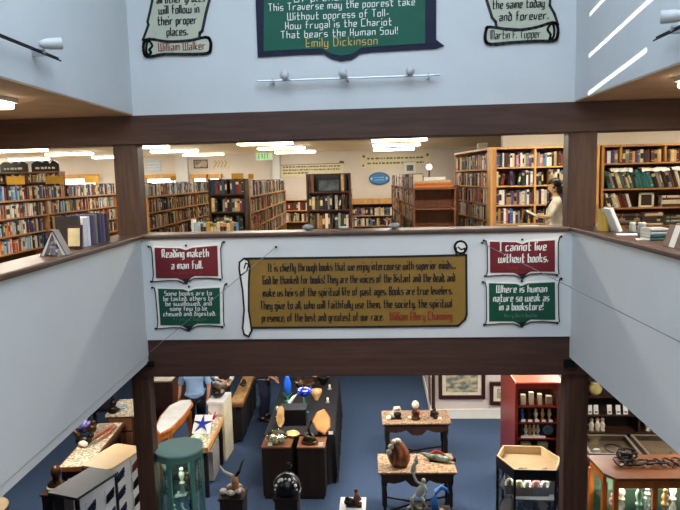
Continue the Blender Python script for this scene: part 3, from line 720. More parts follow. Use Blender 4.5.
# crumpled paper sheets on the leaning art books
for k, (x, w) in enumerate([(.14, .34), (.62, .42), (1.08, .55)]):
    g = []; n = 9
    m = MB(); R2 = random.Random(k)
    vs = [[m.bm.verts.new((x+w*i/n, -.004+.034*j, 1.366+.318+R2.uniform(-.012, .016)-(.055, .012, 0, 0, 0, 0)[j])) for j in range(6)] for i in range(n+1)]
    for i in range(n):
        for j in range(5): m._f([vs[i][j], vs[i+1][j], vs[i+1][j+1], vs[i][j+1]])
    o = m.build('paper_sheet', WHITEP); o.matrix_world = AC.M
    so = o.modifiers.new('thickness', 'SOLIDIFY'); so.thickness = .006
    tag(o, 'crumpled white paper on the leaning art books, %s of three' % ['left', 'middle', 'right'][k], 'paper', 'papers on the art books')

# ---- low table with standing books behind the far ledge
t = thing('low_table', 'low wooden table behind the ledge carrying a row of small books', 'table', (-2.85, 9.35, ZU))
bx(0, 0, .80, .78, .35, .84).build('tabletop', WALNUT, t)
for x in (.03, .71):
    for y in (.03, .28): bx(x, y, 0, x+.04, y+.04, .8).build('leg', WALNUT, t)
c = Case(); c.M = Matrix.Translation((-2.85, 9.37, ZU))
cols_ = ['white', 'pale blue', 'pale blue', 'blue', 'cream', 'yellow', 'olive', 'tan', 'cream', 'tan', 'orange', 'cream', 'tan', 'blue']
x = .03
for k, cn in enumerate(cols_):
    tt = RND.uniform(.036, .052); h = .24 if k == 0 else RND.uniform(.17, .2)
    rec(c.M @ Matrix.Translation((x, .03, .841)) @ Matrix.Diagonal((tt, .15, h, 1)), cn, PAL[cn], '%s book, %s from left in the row behind the far ledge' % (cn, NUMS[k]), 'books behind the far ledge')
    x += tt+.003

# ---- things on the ledges
LZ = 4.4525
def ledge_book(P, rzv, dims, cn, label, group, lean=0, v=(0, 0)):
    M = Matrix.Translation(P) @ Matrix.Rotation(rzv, 4, 'Z') @ Matrix.Rotation(lean, 4, 'Y') @ Matrix.Diagonal((dims[0], dims[1], dims[2], 1))
    rec(M, cn, PAL[cn], label, group, v)
y = 5.40
for k, (cn, tt, h) in enumerate([('white', .07, .255), ('white', .06, .26), ('purple', .075, .27), ('grey', .055, .27), ('navy', .085, .275), ('purple', .06, .27), ('black', .08, .265)]):
    ledge_book((-2.572-.003*k, y, LZ), PI/2, (tt, .19, h), cn, '%s hardback standing on the left ledge, %s from the certificate' % (cn, NUMS[k]), 'hardbacks on the left ledge')
    y += tt+.016
ledge_book((-2.785, 5.33, LZ), 0, (.205, .04, .275), 'black', 'wide black album standing behind the certificate on the left ledge', None)
def ledge_panel(name, label, cat, u, v, w, h, tilt, rz, parts):
    P = atZ(u, v, LZ+.004); t = thing(name, label, cat, (P.x, P.y, LZ+.002), rz)
    M = Matrix.Rotation(-tilt, 4, 'X')
    for nm, (x0, z0, x1, z1), (y0, y1), mm in parts:
        m = MB(); m.box(x0*w, y0, z0*h, x1*w, y1, z1*h, M=M @ Matrix.Translation((0, 0, .006))); m.build(nm, mm, t)
    return t
FRB = mat('purple_book_cover', '#1d1838', .4, var=.1)
t = ledge_panel('framed_certificate', 'cream certificate in a dark frame propped up on the left ledge', 'frame', 66, 249.3, .135, .2, .16, .08,
    [('frame', (0, 0, 1, 1), (0, .022), mat('dark_frame_wood', '#3a2230', .4)), ('certificate', (.14, .1, .86, .86), (-.004, 0), mat('cream_certificate', '#cdb98a', .6, var=.12, scale=14)), ])
m = MB(); m.box(.06, .02, .0, .08, .08, .01); m.build('strut', DARKW, t)
t = thing('open_book', 'dark blue book with white page edges standing open like a tent on the left ledge', 'book', atZ(40.5, 256.5, LZ+.001), .22)
for (x0, x1, nm) in ((0, .088, 'left'), (.185, .1, 'right')):
    s = 1 if x0 < x1 else -1
    m = MB(); m.hexa([(x0-s*.006, 0, 0), (x0, 0, 0), (x0, .16, 0), (x0-s*.006, .16, 0), (x1-s*.006, 0, .19), (x1, 0, .19), (x1, .16, .19), (x1-s*.006, .16, .19)]); m.build('cover', FRB, t)
    m = MB(); m.hexa([(x0+s*.001, .004, .002), (x0+s*.024, .004, .002), (x0+s*.024, .156, .002), (x0+s*.001, .156, .002), (x1+s*.001, .004, .18), (x1+s*.008, .004, .18), (x1+s*.008, .156, .18), (x1+s*.001, .156, .18)]); m.build('page_block', WHITEP, t)
bx(.082, 0, .186, .106, .16, .194).build('spine', FRB, t)
t = thing('figurine', 'small grey stone figurine on the left ledge beside the certificate', 'figurine', atZ(54, 256, LZ+.001))
m = MB(); t.scale = (.62, .62, .62); m.lathe([(.045, 0), (.05, .03), (.03, .06), (.045, .1), (.03, .13)], 12); m.build('body', mat('grey_stone', '#77727c', .7, var=.3, scale=30), t, smooth=True)
MB().ball((0, 0, .15), .03).build('head', MATS['grey_stone'], t, smooth=True)
# right ledge
def rl(u, v): p = atZ(u, v, LZ); return Vector((p.x, p.y, LZ+.001))
P = rl(621, 233); ledge_book(P+Vector((0, .04, 0)), .1, (.035, .17, .23), 'white', 'white book leaning to the left at the far end of the right ledge', None, lean=-.42)
P = rl(603, 231.5); ledge_book(P, .05, (.05, .14, .2), 'yellow', 'yellow book standing beside the right post on the ledge', None)
for k, cn in enumerate(['teal', 'dark green', 'pale blue', 'grey']):
    P = rl(651, 241); t_ = .022
    M = Matrix.Translation(P+Vector((0, 0, k*(t_+.001)+t_))) @ Matrix.Rotation(.05, 4, 'Z') @ Matrix.Rotation(PI/2, 4, 'Y') @ Matrix.Diagonal((t_, .2, .19-.008*k, 1))
    rec(M, cn, PAL[cn], '%s book lying flat on the right ledge, %s from the bottom' % (cn, NUMS[k]), 'flat books on the right ledge', (0, 0))
for k, cn in enumerate(['brown', 'cream', 'brown']):
    P = rl(672+k*6, 247.5+k*1.5); ledge_book(P, .0, (.03, .15, .16), cn, '%s book leaning at the near end of the right ledge, %s from the left' % (cn, NUMS[k]), 'leaning books at the near end of the right ledge', lean=.3)
STONE = mat('grey_glazed_ceramic', '#8f918c', .4, var=.25, scale=20)
for k, (u, v, r, h) in enumerate([(608.5, 230.5, .04, .05), (632.5, 233.5, .03, .09), (641.5, 236.5, .035, .11)]):
    t = thing('ceramic_pot', ['small squat', 'slim', 'taller'][k]+' grey ceramic pot on the right ledge', 'pot', rl(u, v), group='grey pots on the right ledge')
    MB().lathe([(r*.8, 0), (r, h*.3), (r*.95, h*.7), (r*.8, h*.85), (r, h)], 14).build('body', STONE, t, smooth=True)
    MB().lathe([(r*.85, h), (r*.85, h+.006)], 14).build('rim', CREAMP, t)
for k, (u, v) in enumerate([(617, 235.5), (637, 240.5)]):
    P = rl(u, v); o = bx(0, 0, 0, .22, .12, .006).build('paper_sheet', WHITEP, loc=P); o.rotation_euler.z = -.25
    tag(o, 'loose white sheet lying on the right ledge, %s one' % ['farther', 'nearer'][k], 'paper', 'papers on the right ledge')
# far ledge oddments
for k, (u, lab) in enumerate([(303, 'small grey stone lying on the far ledge left of the dark middle bookcase'), (341, 'small white dish on the far ledge below the dark middle bookcase'), (396, 'small grey pebble group on the far ledge below the colourful books')]):
    P = atZ(u, 234, 4.45); t = thing(['stone', 'dish', 'stone'][k], lab, ['stone', 'dish', 'stone'][k], (P.x, 6.78, 4.451))
    m = MB()
    if k == 1: m.lathe([(.02, 0), (.05, .02), (.055, .03), (.048, .028), (.02, .01)], 14)
    else: m.ball((0, 0, .03), .06, .05, .032)
    m.build('body', [STONE, WHITEP, STONE][k], t, smooth=True)
P = atZ(531, 230.6, 4.45); o = bx(0, 0, 0, .2, .1, .005).build('paper_sheet', WHITEP, loc=(P.x, 6.72, 4.451)); tag(o, 'white paper sheet on the far ledge near the right post', 'paper')

# ---- signs, posters and small things of the book room
def shelf_sign(P, w, h, label, mm, rz=0):
    P = (P[0], P[1], ZU+1.665)
    t = thing('shelf_sign', label, 'sign', P, rz, 'yellow subject signs on the shelves')
    bx(0, 0, 0, w, .012, h).build('card', mm, t); bx(w/2-.01, .002, (1.412 if P[0] < -3 else 1.376)-1.665, w/2+.01, .01, 0).build('stem', PINE, t)
YEL = mat('yellow_card', '#d8a83a', .6, var=.05)
for k, (u, Y, w, z) in enumerate([(-1, 10.25, .5, 4.99), (40, 11.4, .6, 4.99), (81, 13.4, .55, 5.07), (170, 12.3, .22, 4.98), (250, 14.5, .2, 4.99), (233, 13.5, .4, 4.98)]):
    P = atY(u, 184, Y); Z = {0: ZU+1.63, 1: ZU+1.63, 2: ZU+1.66, 3: ZU+1.63, 4: ZU+1.64, 5: ZU+1.64}[k]
    X = -6.17 if k < 3 else (-4.235 if k == 3 else -2.52)
    Y = X/((u-340)/640-.064)
    shelf_sign((X, Y, Z), w*.6, .14 if k < 3 else .1, ['yellow shelf sign at the left edge over the long left bookcase', 'yellow shelf sign over the long left bookcase below the black signs', 'yellow shelf sign over the far end of the long left bookcase',
        'yellow card on the bookcase right of the left post', 'small yellow card nearest the exit sign', 'yellow card over the dark end bookcase'][k], YEL, 1.0 if k < 3 else .8)
P = atY(256, 160.5, 17.0); Q = atY(272.5, 152.5, 17.0)
t = thing('exit_sign', 'green lit exit sign hanging from the book room ceiling', 'exit sign', ((P.x+Q.x)/2, 17, 5.8))
bx(P.x, 16.97, P.z, Q.x, 17.03, Q.z).build('case', WHITEP, t, world=True); bx((P.x+Q.x)/2-.01, 16.99, Q.z, (P.x+Q.x)/2+.01, 17.01, 5.8).build('stem', WHITEP, t, world=True)
bx(P.x+.015, 16.962, P.z+.012, Q.x-.015, 16.97, Q.z-.012).build('lit_panel', mat('pale_green_lit', '#bfe0b8', .5, emit='#b8e0b0', es=.2), t, world=True)
m = MB(); lettering(m, 'EXIT', (P.x+Q.x)/2, P.z+.045, .3, .07, 16.955, 16.962, nib=1.3); m.build('lettering', mat('green_lit', '#2f8a3c', .5, emit='#2f9a44', es=.5), t, world=True)
def wall_board(name, label, cat, px0, px1, py0, py1, Y, parts, th=.02):
    a, b = atY(px0, py1, Y), atY(px1, py0, Y); t = thing(name, label, cat, ((a.x+b.x)/2, Y, (a.z+b.z)/2))
    w, h = b.x-a.x, b.z-a.z
    for i, (nm, poly, mm) in enumerate(parts):
        MB().plate([(-w/2+w*x, -h/2+h*z) for x, z in poly], -th-.008*i, -.008*i if i else 0).build(nm, mm, t)
    return t, w, h
full = [(0, 0), (1, 0), (1, 1), (0, 1)]
WY = 19.59
t, w, h = wall_board('wall_banner', 'long pale banner of text on the far wall above the dark middle bookcase', 'banner', 281, 344, 160.5, 177.5, WY, [('sheet', [(0, 0), (.97, .02), (1, .75), (.97, 1), (.93, .85), (0, .8)], CREAMP)])
m = MB()
for k in range(3): dashes(m, -w*.46, w*.44-(.5*w if k == 2 else 0), h*(.12-.2*k), h*.09, -.03, -.02, RND)
m.plate([(w*.42, h*.34), (w*.5, h*.3), (w*.5, h*.46), (w*.44, h*.5)], -.03, -.02); m.plate([(-w/2, h*.27), (w*.44, h*.31), (w*.44, h*.35), (-w/2, h*.31)], -.03, -.02); m.build('lettering', mat('faded_brown_ink', '#6a604c', .6), t)
t, w, h = wall_board('wall_banner', 'pale scroll banner with dotted ornament on the far wall above the blue oval sign', 'banner', 360.5, 431, 152.5, 168.5, WY, [('sheet', [(0, .1), (.04, 0), (.96, .05), (1, .1), (1, .95), (.95, 1), (.05, .95), (0, .9)], CREAMP)])
m = MB()
for k in range(2): dashes(m, -w*.4, w*.4, h*(.12-.34*k), h*.12, -.03, -.02, RND)
for sx in (-1, 1): m.disc(sx*w*.45, h*.35, h*.1, -.03, -.02); m.disc(sx*w*.46, -h*.3, h*.08, -.03, -.02)
m.build('ornament', mat('olive_ink', '#6a6246', .6), t)
a, b = atY(369, 185, WY), atY(389.5, 172, WY)
t = thing('oval_sign', 'blue oval sign with pale ends on the far wall', 'sign', ((a.x+b.x)/2, WY, (a.z+b.z)/2))
rx, rz_ = (b.x-a.x)/2, (b.z-a.z)/2
m = MB(); m.disc(0, 0, rx, -.03, 0, 28, rz_); m.build('rim', mat('dark_blue_rim', '#23405e', .4), t)
m = MB(); m.disc(0, 0, rx*.9, -.036, -.028, 28, rz_*.86); m.build('face', mat('sky_blue_face', '#2f7cbc', .4, var=.08), t)
m = MB()
for s in (-1, 1): m.disc(s*rx*.74, 0, rx*.14, -.042, -.034, 10, rz_*.25)
dashes(m, -rx*.5, rx*.5, rz_*.1, rz_*.16, -.042, -.036, RND); dashes(m, -rx*.4, rx*.45, -rz_*.3, rz_*.16, -.042, -.036, RND); m.build('emblem', mat('pale_blue_print', '#8fb4d0', .5), t)
t, w, h = wall_board('poster', 'pale blue poster hanging on the far wall right of the left post', 'poster', 146, 160.5, 160, 172, WY, [('sheet', full, mat('pale_blue_poster', '#b9ccd9', .6, var=.1, scale=4))])
m = MB(); [dashes(m, -w*.4, w*.4, h*(.2-.25*k), h*.06, -.028, -.02, RND) for k in range(3)]; m.build('lettering', LET, t)
t, w, h = wall_board('picture', 'small dark landscape picture high on the far wall', 'picture', 194, 207.5, 159.5, 168.5, WY, [('frame', full, BLACK), ('print', [(.06, .1), (.94, .1), (.94, .9), (.06, .9)], mat('sepia_print', '#6a5a52', .6, var=.6, scale=7, col2='#c9bfae'))])
t, w, h = wall_board('wall_drawing', 'faint line drawing of a branch on the far wall right of the dark picture', 'drawing', 213, 229, 159, 169, WY, [('sheet', full, mat('drawing_paper', '#d3c9b0', .7))])
m = MB(); [m.outline([(-w*.4+w*.2*k, -h*.3), (-w*.25+w*.2*k, h*.1), (-w*.35+w*.2*k, h*.35)], .02, -.028, -.02, False) for k in range(4)]; m.build('pencil_lines', mat('grey_pencil', '#8c8474', .7), t)
P = atY(472, 150, 11.9)
t = thing('cardboard_box', 'small cream box on top of the corner bookcase', 'box', (P.x+.1, 11.8, ZU+2.075)); bx(0, 0, 0, .16, .16, .11).build('carton', CREAMP, t); bx(-.004, -.004, .11, .164, .164, .125).build('lid', WHITEP, t)
for k, (u, cn) in enumerate([(404, 'white'), (411, 'blue')]):
    P = atY(u, 176, 11.0)
t = thing('display_card', 'white display card with a grey picture standing above the colourful books', 'card', (.45, 11.6, ZU+1.69)); bx(0, 0, 0, .2, .015, .2).build('card', WHITEP, t); bx(.04, -.003, .05, .16, 0, .15).build('picture', mat('grey_teal_print', '#5a7478', .6, var=.4, scale=12), t)
t = thing('globe_lamp', 'small white globe lamp behind the empty brown bookcase', 'lamp', (.95, 12.4, ZU+1.45))
MB().lathe([(.05, 0), (.05, .02), (.012, .03), (.012, .3)], 12).build('stem', DKMETAL, t); MB().ball((0, 0, .36), .06).build('globe', mat('lit_globe', '#fff8e8', .5, emit='#fff2d8', es=1.5), t, smooth=True)
t2 = thing('side_cabinet', 'brown cabinet carrying the globe lamp behind the empty bookcase', 'cabinet', (.88, 12.2, ZU)); bx(0, 0, 0, .6, .4, 1.42).build('body', WALNUT, t2); bx(-.02, -.02, 1.42, .62, .42, 1.449).build('top_panel', WALNUT, t2); bx(.03, -.012, .1, .29, 0, 1.36).build('door', WALNUT, t2); bx(.31, -.012, .1, .57, 0, 1.36).build('door', WALNUT, t2)

# ---- write the books: about 300 individuals, the remainder as one mass
def flush_books():
    n = 0; co = []; faces = []; fm = []; cl = []
    for (M, c, (v, b), label, group) in RECS:
        if label:
            o = bpy.data.objects.new('book', BOOKS[v*2+b]); COL.objects.link(o); o.matrix_world = M; o.color = c
            tag(o, label, 'book', group); n += 1
        else:
            me = BOOKS[v*2+b]; k = len(co)
            co += [M @ q.co for q in me.vertices]
            for p in me.polygons:
                faces.append([k+i for i in p.vertices]); fm.append(p.material_index if p.material_index < 2 else 2+b); cl.append(c)
    me = bpy.data.meshes.new('books'); me.from_pydata(co, [], faces)
    for q in (COVERM, PAGES, BAND, DBAND): me.materials.append(q)
    for p, i in zip(me.polygons, fm): p.material_index = i
    at = me.color_attributes.new('Col', 'FLOAT_COLOR', 'CORNER')
    buf = []
    for p, c in zip(me.polygons, cl): buf += list(c)*p.loop_total
    at.data.foreach_set('color', buf)
    o = bpy.data.objects.new('books', me); COL.objects.link(o)
    tag(o, 'rows of mixed books filling the more distant shelves of the book room', 'books', kind='stuff')
    print('BOOKS solo', n, 'mass', len(RECS)-n)
flush_books()

# ================================================================== GROUND FLOOR DISPLAY ROOM
MOSA = mat('mosaic_top', '#968266', .4, var=.5, scale=26, col2='#e2d8c0', ramp=(.42, .58))
TAPE = mat('carved_stone_top', '#7a6048', .5, var=.5, scale=22, col2='#b89a78', ramp=(.4, .6))
MARBLE = mat('white_marble', '#d8d8d4', .18, var=.05, scale=3, col2='#eeeeea')
BRONZE = mat('bronze', '#4a3220', .35, .6, var=.3, scale=14); DKBRONZE = mat('dark_bronze', '#1e1a16', .35, .5, var=.3, scale=14)
IVORY = mat('ivory', '#ddd3bd', .4, var=.08, scale=12); COPPER = mat('copper_shell', '#c07a3e', .3, .35, var=.25, scale=6)
AGATE = mat('agate', '#b98a52', .3, var=.35, scale=7, col2='#e0c08a'); COBALT = mat('cobalt_glass', '#1638b4', .08, var=.2, spec=.8); BRBLUE = mat('bright_blue_glass', '#1f62d8', .1, var=.2, spec=.8)
GRNGL = mat('green_glass_stem', '#2e7a5a', .1, var=.2, spec=.7); VIOLET = mat('violet_glass', '#4a3a9a', .1, var=.4, scale=18, col2='#b8b0e8'); REDCOR = mat('red_coral', '#b8402e', .4, var=.15)
CARD = mat('jewelry_card', '#c9c8cc', .6, var=.05); JEWEL = mat('dark_blue_jewelry', '#232c44', .3, var=.5, scale=40); JEWR = mat('red_jewelry', '#7a2a1e', .3, var=.4, scale=40)
GREENP = mat('verdigris_paint', '#4d7468', .35, var=.08, scale=4); GREENT = mat('verdigris_top', '#84a69c', .4, var=.06, scale=3); GREYT = mat('charcoal_top', '#33383b', .6, var=.05); BEIGET = mat('beige_top', '#d9b78a', .45, var=.05, scale=3)
LINING = mat('beige_lining', '#bda07c', .8, var=.06)

def quad_top(pts): return [(p.x, p.y) for p in pts]
def rect_from(A, B, depth):
    # A, B: front-left and front-right plan points; local frame x along AB, y to the back
    d = Vector((B[0]-A[0], B[1]-A[1])); return (A[0], A[1]), d.length, math.atan2(d.y, d.x)

def carved_table(label, A, B, depth, h, ornaments=True, lower=True):
    o, w, rz = rect_from(A, B, depth)
    t = thing('carved_table', label, 'table', (o[0], o[1], 0), rz, 'carved tables with patterned stone tops')
    m = MB(); m.prism([(0, 0), (w, 0), (w, depth), (0, depth)], h-.03, h); m.build('tabletop', TAPE, t, bevel=.008)
    bx(.03, .03, h-.06, w-.03, depth-.03, h-.03).build('moulding', DARKW, t)
    m = MB()
    n = 12
    def apron(y0, y1):
        pts = [(.05, h-.06)]+[(.05+(w-.1)*i/n, h-.14-.05*abs(math.sin(i*PI/4))-(.05 if i in (5, 6, 7) else 0)) for i in range(n+1)]+[(w-.05, h-.06)]
        m.plate(pts, y0, y1)
    apron(.04, .06); apron(depth-.06, depth-.04)
    m.box(.05, .05, h-.2, .07, depth-.05, h-.06); m.box(w-.07, .05, h-.2, w-.05, depth-.05, h-.06); m.build('apron', DARKW, t)
    for x in (.09, w-.09):
        for y in (.09, depth-.09):
            MB().lathe([(.045, h-.06), (.05, h-.2), (.03, h-.26), (.042, h-.36), (.035, h-.55), (.02, .2), (.03, .12), (.022, .05), (.04, .02), (.04, 0)][::-1], 12, c=(x, y, 0)).build('leg', BLACKW, t, smooth=True)
    MB().tube([(.09, .09, .13), (w/2, depth/2, .16), (w-.09, depth-.09, .13)], .016).tube([(w-.09, .09, .13), (w/2, depth/2, .16), (.09, depth-.09, .13)], .016).build('stretcher', BLACKW, t)
    return t
carved_table('carved dark table with patterned top and three ornaments, farther of the pair', (-.02, 10.60), (1.165, 10.64), .62, .78)
carved_table('carved dark table with patterned top holding a shell sculpture, nearer of the pair', (-.09, 8.76), (1.04, 8.78), .64, .78)
def P_(u, v, z): p = atZ(u, v, z); return (p.x, p.y, z+.001)
# far table ornaments
t = thing('bird_sculpture', 'small curved pale and dark sculpture on the left of the farther carved table', 'sculpture', P_(396, 418.5, .78))
MB().box(-.09, -.05, 0, .1, .05, .02).build('base', BLACKW, t)
MB().tube([(-.05, 0, .02), (-.08, 0, .1), (-.02, 0, .19), (.06, 0, .2), (.09, 0, .15)], [.03, .035, .035, .025, .008], 10).build('neck', IVORY, t, smooth=True)
MB().ball((.03, 0, .07), .07, .05, .05).build('body', DKBRONZE, t, smooth=True)
MB().lathe([(.035, 0), (.05, .03), (.03, .06)], 10, c=(-.13, -.04, 0)).build('shell', WHITEP, t, smooth=True)
t = thing('figure_sculpture', 'tall ivory and red carved figure in the middle of the farther carved table', 'sculpture', P_(415.5, 419, .78))
MB().lathe([(.09, 0), (.085, .03), (.05, .06), (.07, .12), (.05, .17), (.03, .2)], 12).build('body', BRONZE, t, smooth=True)
MB().ball((0, -.005, .26), .065, .06, .075).build('head', IVORY, t, smooth=True)
MB().tube([(.03, -.02, .02), (.07, -.03, .1), (.04, -.05, .17)], .018).build('arm', REDCOR, t, smooth=True)
MB().ball((-.1, -.03, .035), .035, .035, .033).build('shell', IVORY, t, smooth=True)
t = thing('rock_sculpture', 'dark rough rock ornament on the right of the farther carved table', 'sculpture', P_(434.5, 418, .78))
m = MB(); R3 = random.Random(3)
for k in range(7): m.ball((R3.uniform(-.07, .07), R3.uniform(-.03, .03), R3.uniform(.03, .11)), R3.uniform(.03, .05))
m.ball((0, 0, .15), .03); m.build('rock', DKBRONZE, t); bx(.05, -.06, 0, .12, -.03, .03).build('label_card', WHITEP, t)
# near table ornaments
t = thing('shell_sculpture', 'large banded brown fluted shell sculpture on the nearer carved table', 'sculpture', P_(400, 466, .78))
m = MB(); rings = []
for k in range(9):
    z = .42*k/8; r = [.10, .14, .155, .16, .15, .13, .11, .085, .03][k]; n = 28
    rings.append([Vector((-.05*k/8+r*(1+.08*math.sin(i*7*2*PI/n))*math.cos(2*PI*i/n), r*.75*(1+.08*math.sin(i*7*2*PI/n))*math.sin(2*PI*i/n), z)) for i in range(n)])
m.loft(rings); m.build('fluted_body', mat('banded_shell', '#36180f', .3, var=.4, scale=5, stretch=(6, 6, .6), col2='#8a5030'), t, smooth=True)
m = MB()
for i, (x, z) in enumerate([(-.08, .40), (-.13, .33), (-.16, .25), (-.03, .42)]): m.ball((x, -.08, z), .045, .03, .04)
m.build('pale_crest', IVORY, t, smooth=True)
t = thing('fish_sculpture', 'dark green and red fish sculpture lying on the right of the nearer carved table', 'sculpture', P_(436, 461, .78))
m = MB(); m.tube([(-.22, .06, .10), (-.1, .02, .07), (.04, -.02, .06), (.16, -.06, .055), (.24, -.08, .05)], [.015, .045, .055, .045, .012], 12); m.build('body', mat('dark_green_glaze', '#2b3a30', .25, var=.5, scale=12, col2='#8fa090'), t, smooth=True)
m = MB(); m.plate([(-.12, .1), (.0, .17), (.1, .13), (.16, .08), (.02, .09)], -.01, .012); m.build('fin', REDCOR, t); m = MB(); m.plate([(.2, .04), (.27, .1), (.29, .03)], -.1, -.08); m.build('tail', BRONZE, t)
MB().box(-.1, -.04, 0, .1, .04, .02).build('base', DKBRONZE, t)

# long centre table under black cloth with two walnut pedestals in front
A, B = (-1.95, 9.93), (-.80, 9.95)
t = thing('draped_table', 'long table draped in black cloth behind the two brown pedestals', 'table', (A[0], A[1], 0), .035)
bx(.02, .02, .80, 1.13, 3.0, .835).build('tabletop', BLACKW, t)
m = MB(); n = 40
def hem(x0, y0, x1, y1, k):
    pts = []
    for i in range(n+1):
        f = i/n; d = .018*math.sin(f*k*PI)
        pts.append((x0+(x1-x0)*f, y0+(y1-y0)*f, d))
    return pts
cl = MB(); cl.box(0, 0, .836, 1.15, 3.02, .848)
for (x0, y0, x1, y1, nx, ny, k) in ((0, 0, 1.15, 0, 0, -1, 14), (1.15, 0, 1.15, 3.02, 1, 0, 30), (0, 3.02, 0, 0, -1, 0, 30)):
    top, bot = [], []
    for i in range(n+1):
        f = i/n; d = .02*math.sin(f*k*PI)
        x, y = x0+(x1-x0)*f, y0+(y1-y0)*f
        top.append((x+nx*.004, y+ny*.004, .845)); bot.append((x+nx*(.035+d), y+ny*(.035+d), .02))
    for i in range(n):
        cl._f([cl.bm.verts.new(q) for q in (top[i], top[i+1], bot[i+1], bot[i])])
cl.build('cloth', BLKCLOTH, t)
for x in (.06, 1.06):
    for y in (.06, 2.9): bx(x, y, 0, x+.05, y+.05, .8).build('leg', BLACKW, t)
for k, (x0, x1) in enumerate([(-1.905, -1.455), (-1.345, -.925)]):
    t = thing('pedestal', 'brown wooden pedestal before the black-draped table, %s of the two' % ['left', 'right'][k], 'pedestal', ((x0+x1)/2, 9.65, 0), .01, 'brown pedestals before the draped table')
    w = (x1-x0)/2
    PW = mat('deep_brown_veneer', '#281709', .45, var=.25, scale=3, stretch=(5, 5, .6))
    bx(-w+.02, -.19, 0, w-.02, .2, .05).build('plinth', BLACKW, t); bx(-w, -.2, .05, w, .21, .835).build('body', PW, t); bx(-w-.01, -.21, .835, w+.01, .22, .86).build('top_panel', mat('brown_top', '#6b4630', .35, var=.2, scale=4), t)
H = .86
t = thing('glass_bowl', 'glass bowl of pale shells on the left brown pedestal', 'bowl', (-1.68, 9.6, H))
MB().lathe([(.06, 0), (.1, .015), (.16, .08), (.17, .13), (.155, .17), (.15, .165), (.162, .13), (.15, .085), (.09, .025)], 22).build('bowl', glass('bowl_glass', '#d8e2d8', .2), t, smooth=True)
m = MB(); R4 = random.Random(8)
for k in range(14): m.ball((R4.uniform(-.09, .09), R4.uniform(-.09, .09), R4.uniform(.04, .11)), R4.uniform(.025, .042))
o = m.build('shells', mat('mixed_shells', '#8a6a48', .5, var=.5, scale=14, col2='#e8dcc0'), t, smooth=True, kind='stuff')
def slab_(name, label, u, v, z, w, d, h, tilt, mm, cat='stone'):
    P = P_(u, v, z); t = thing(name, label, cat, P)
    n = 18; Rn = random.Random(int(u)); pts = [(w/2*math.cos(2*PI*i/n)*Rn.uniform(.85, 1.08), d/2*math.sin(2*PI*i/n)*Rn.uniform(.85, 1.08)) for i in range(n)]
    m = MB(); M = Matrix.Translation((0, 0, d/2*math.sin(tilt)+.01)) @ Matrix.Rotation(tilt, 4, 'X'); m.prism(pts, 0, h, M); m.build('slab', mm, t, bevel=.006)
    m = MB(); m.prism([(x*1.02, y*1.02) for x, y in pts], h*.25, h*.75, M); m.build('rind', BRONZE, t); return t
slab_('agate_slab', 'upright tan agate slab beside the black box on the draped table', 281, 427, .85, .14, .38, .03, 1.3, AGATE)
slab_('agate_slab', 'flat round tan agate slice lying between the two brown pedestals', 292.5, 436, .86, .24, .2, .03, .12, AGATE)
t = thing('display_box', 'large black display box on the draped table', 'box', (-1.53, 10.33, .849), .03)
bx(-.22, 0, 0, .22, .3, .27).build('body', BLACK, t); bx(-.23, -.01, .27, .23, .31, .285).build('lid', mat('dark_grey_lid', '#2c3033', .5), t)
t = thing('shell_bowl', 'copper orange angular shell bowl tipped up on the draped table', 'bowl', (-.99, 9.9, .86))
m = MB(); n = 7
outer = [(.155*math.cos(2*PI*i/n+.3)*(1.1 if i % 2 else .95), .2*math.sin(2*PI*i/n+.3)*(1.1 if i % 2 else .95)) for i in range(n)]
M = Matrix.Translation((0, 0.03, .22)) @ Matrix.Rotation(.25, 4, 'Z') @ Matrix.Rotation(.95, 4, 'X')
m.prism([(x*.35, y*.35) for x, y in outer], -.09, 0, M, top=outer); m.build('bowl', COPPER, t, bevel=.008)
m = MB(); m.prism([(x*.85, y*.85) for x, y in outer], .0005, .006, M); m.build('inner_face', mat('pale_copper', '#d59c64', .35, .2, var=.2, scale=5), t)
m = MB(); m.box(-.08, .08, 0, .08, .16, .12); m.build('stand', BLACKW, t)
t = thing('carved_ornament', 'dark intertwined carved ornament on the right brown pedestal', 'sculpture', (-1.17, 9.62, H))
m = MB()
for k in range(3):
    pts = [(.1*math.cos(a*.5+k*2)*(.6+.3*k/2), .07*math.sin(a*.5+k*2), .04+.09*(.5+.5*math.sin(a*.35+k))) for a in range(13)]
    m.tube(pts, .022, 8)
m.build('coils', mat('green_brown_bronze', '#3c3a2c', .35, .5, var=.4, scale=14), t, smooth=True)
m = MB(); m.tube([(.12*math.cos(a*PI/6), .09*math.sin(a*PI/6), .025) for a in range(12)], .02, 8, closed=True); m.build('base_ring', BRONZE, t, smooth=True)
m = MB(); m.tube([(.02, .05, .05), (-.03, .08, .2), (.03, .1, .3), (.05, .1, .37)], [.03, .025, .02, .008]); m.build('horn', DKBRONZE, t, smooth=True)
for k, (x, y, z, lab) in enumerate([(-1.78, 9.5, H, 'small white price card at the front of the left brown pedestal'), (-.98, 9.5, H, 'small white price card at the front of the right brown pedestal'), (-.86, 9.98, .849, 'small white price card beside the copper shell bowl')]):
    t = thing('price_card', lab, 'card', (x, y, z)); m = MB(); m.hexa([(-.035, -.01, 0), (.035, -.01, 0), (.035, -.004, 0), (-.035, -.004, 0), (-.035, .012, .045), (.035, .012, .045), (.035, .018, .045), (-.035, .018, .045)]); m.build('card', WHITEP, t)
    bx(-.035, -.01, 0, .035, .03, .003).build('foot', WHITEP, t)
def tall_vase(label, P, prof, mm, extra=None):
    t = thing('glass_vase', label, 'vase', P); MB().lathe(prof, 16).build('body', mm, t, smooth=True); return t
TB = .849
t = tall_vase('bright blue flame-shaped glass vase on the draped table', (-1.79, 11.55, TB), [(.07, 0), (.07, .015), (.02, .03), (.015, .1)], GRNGL)
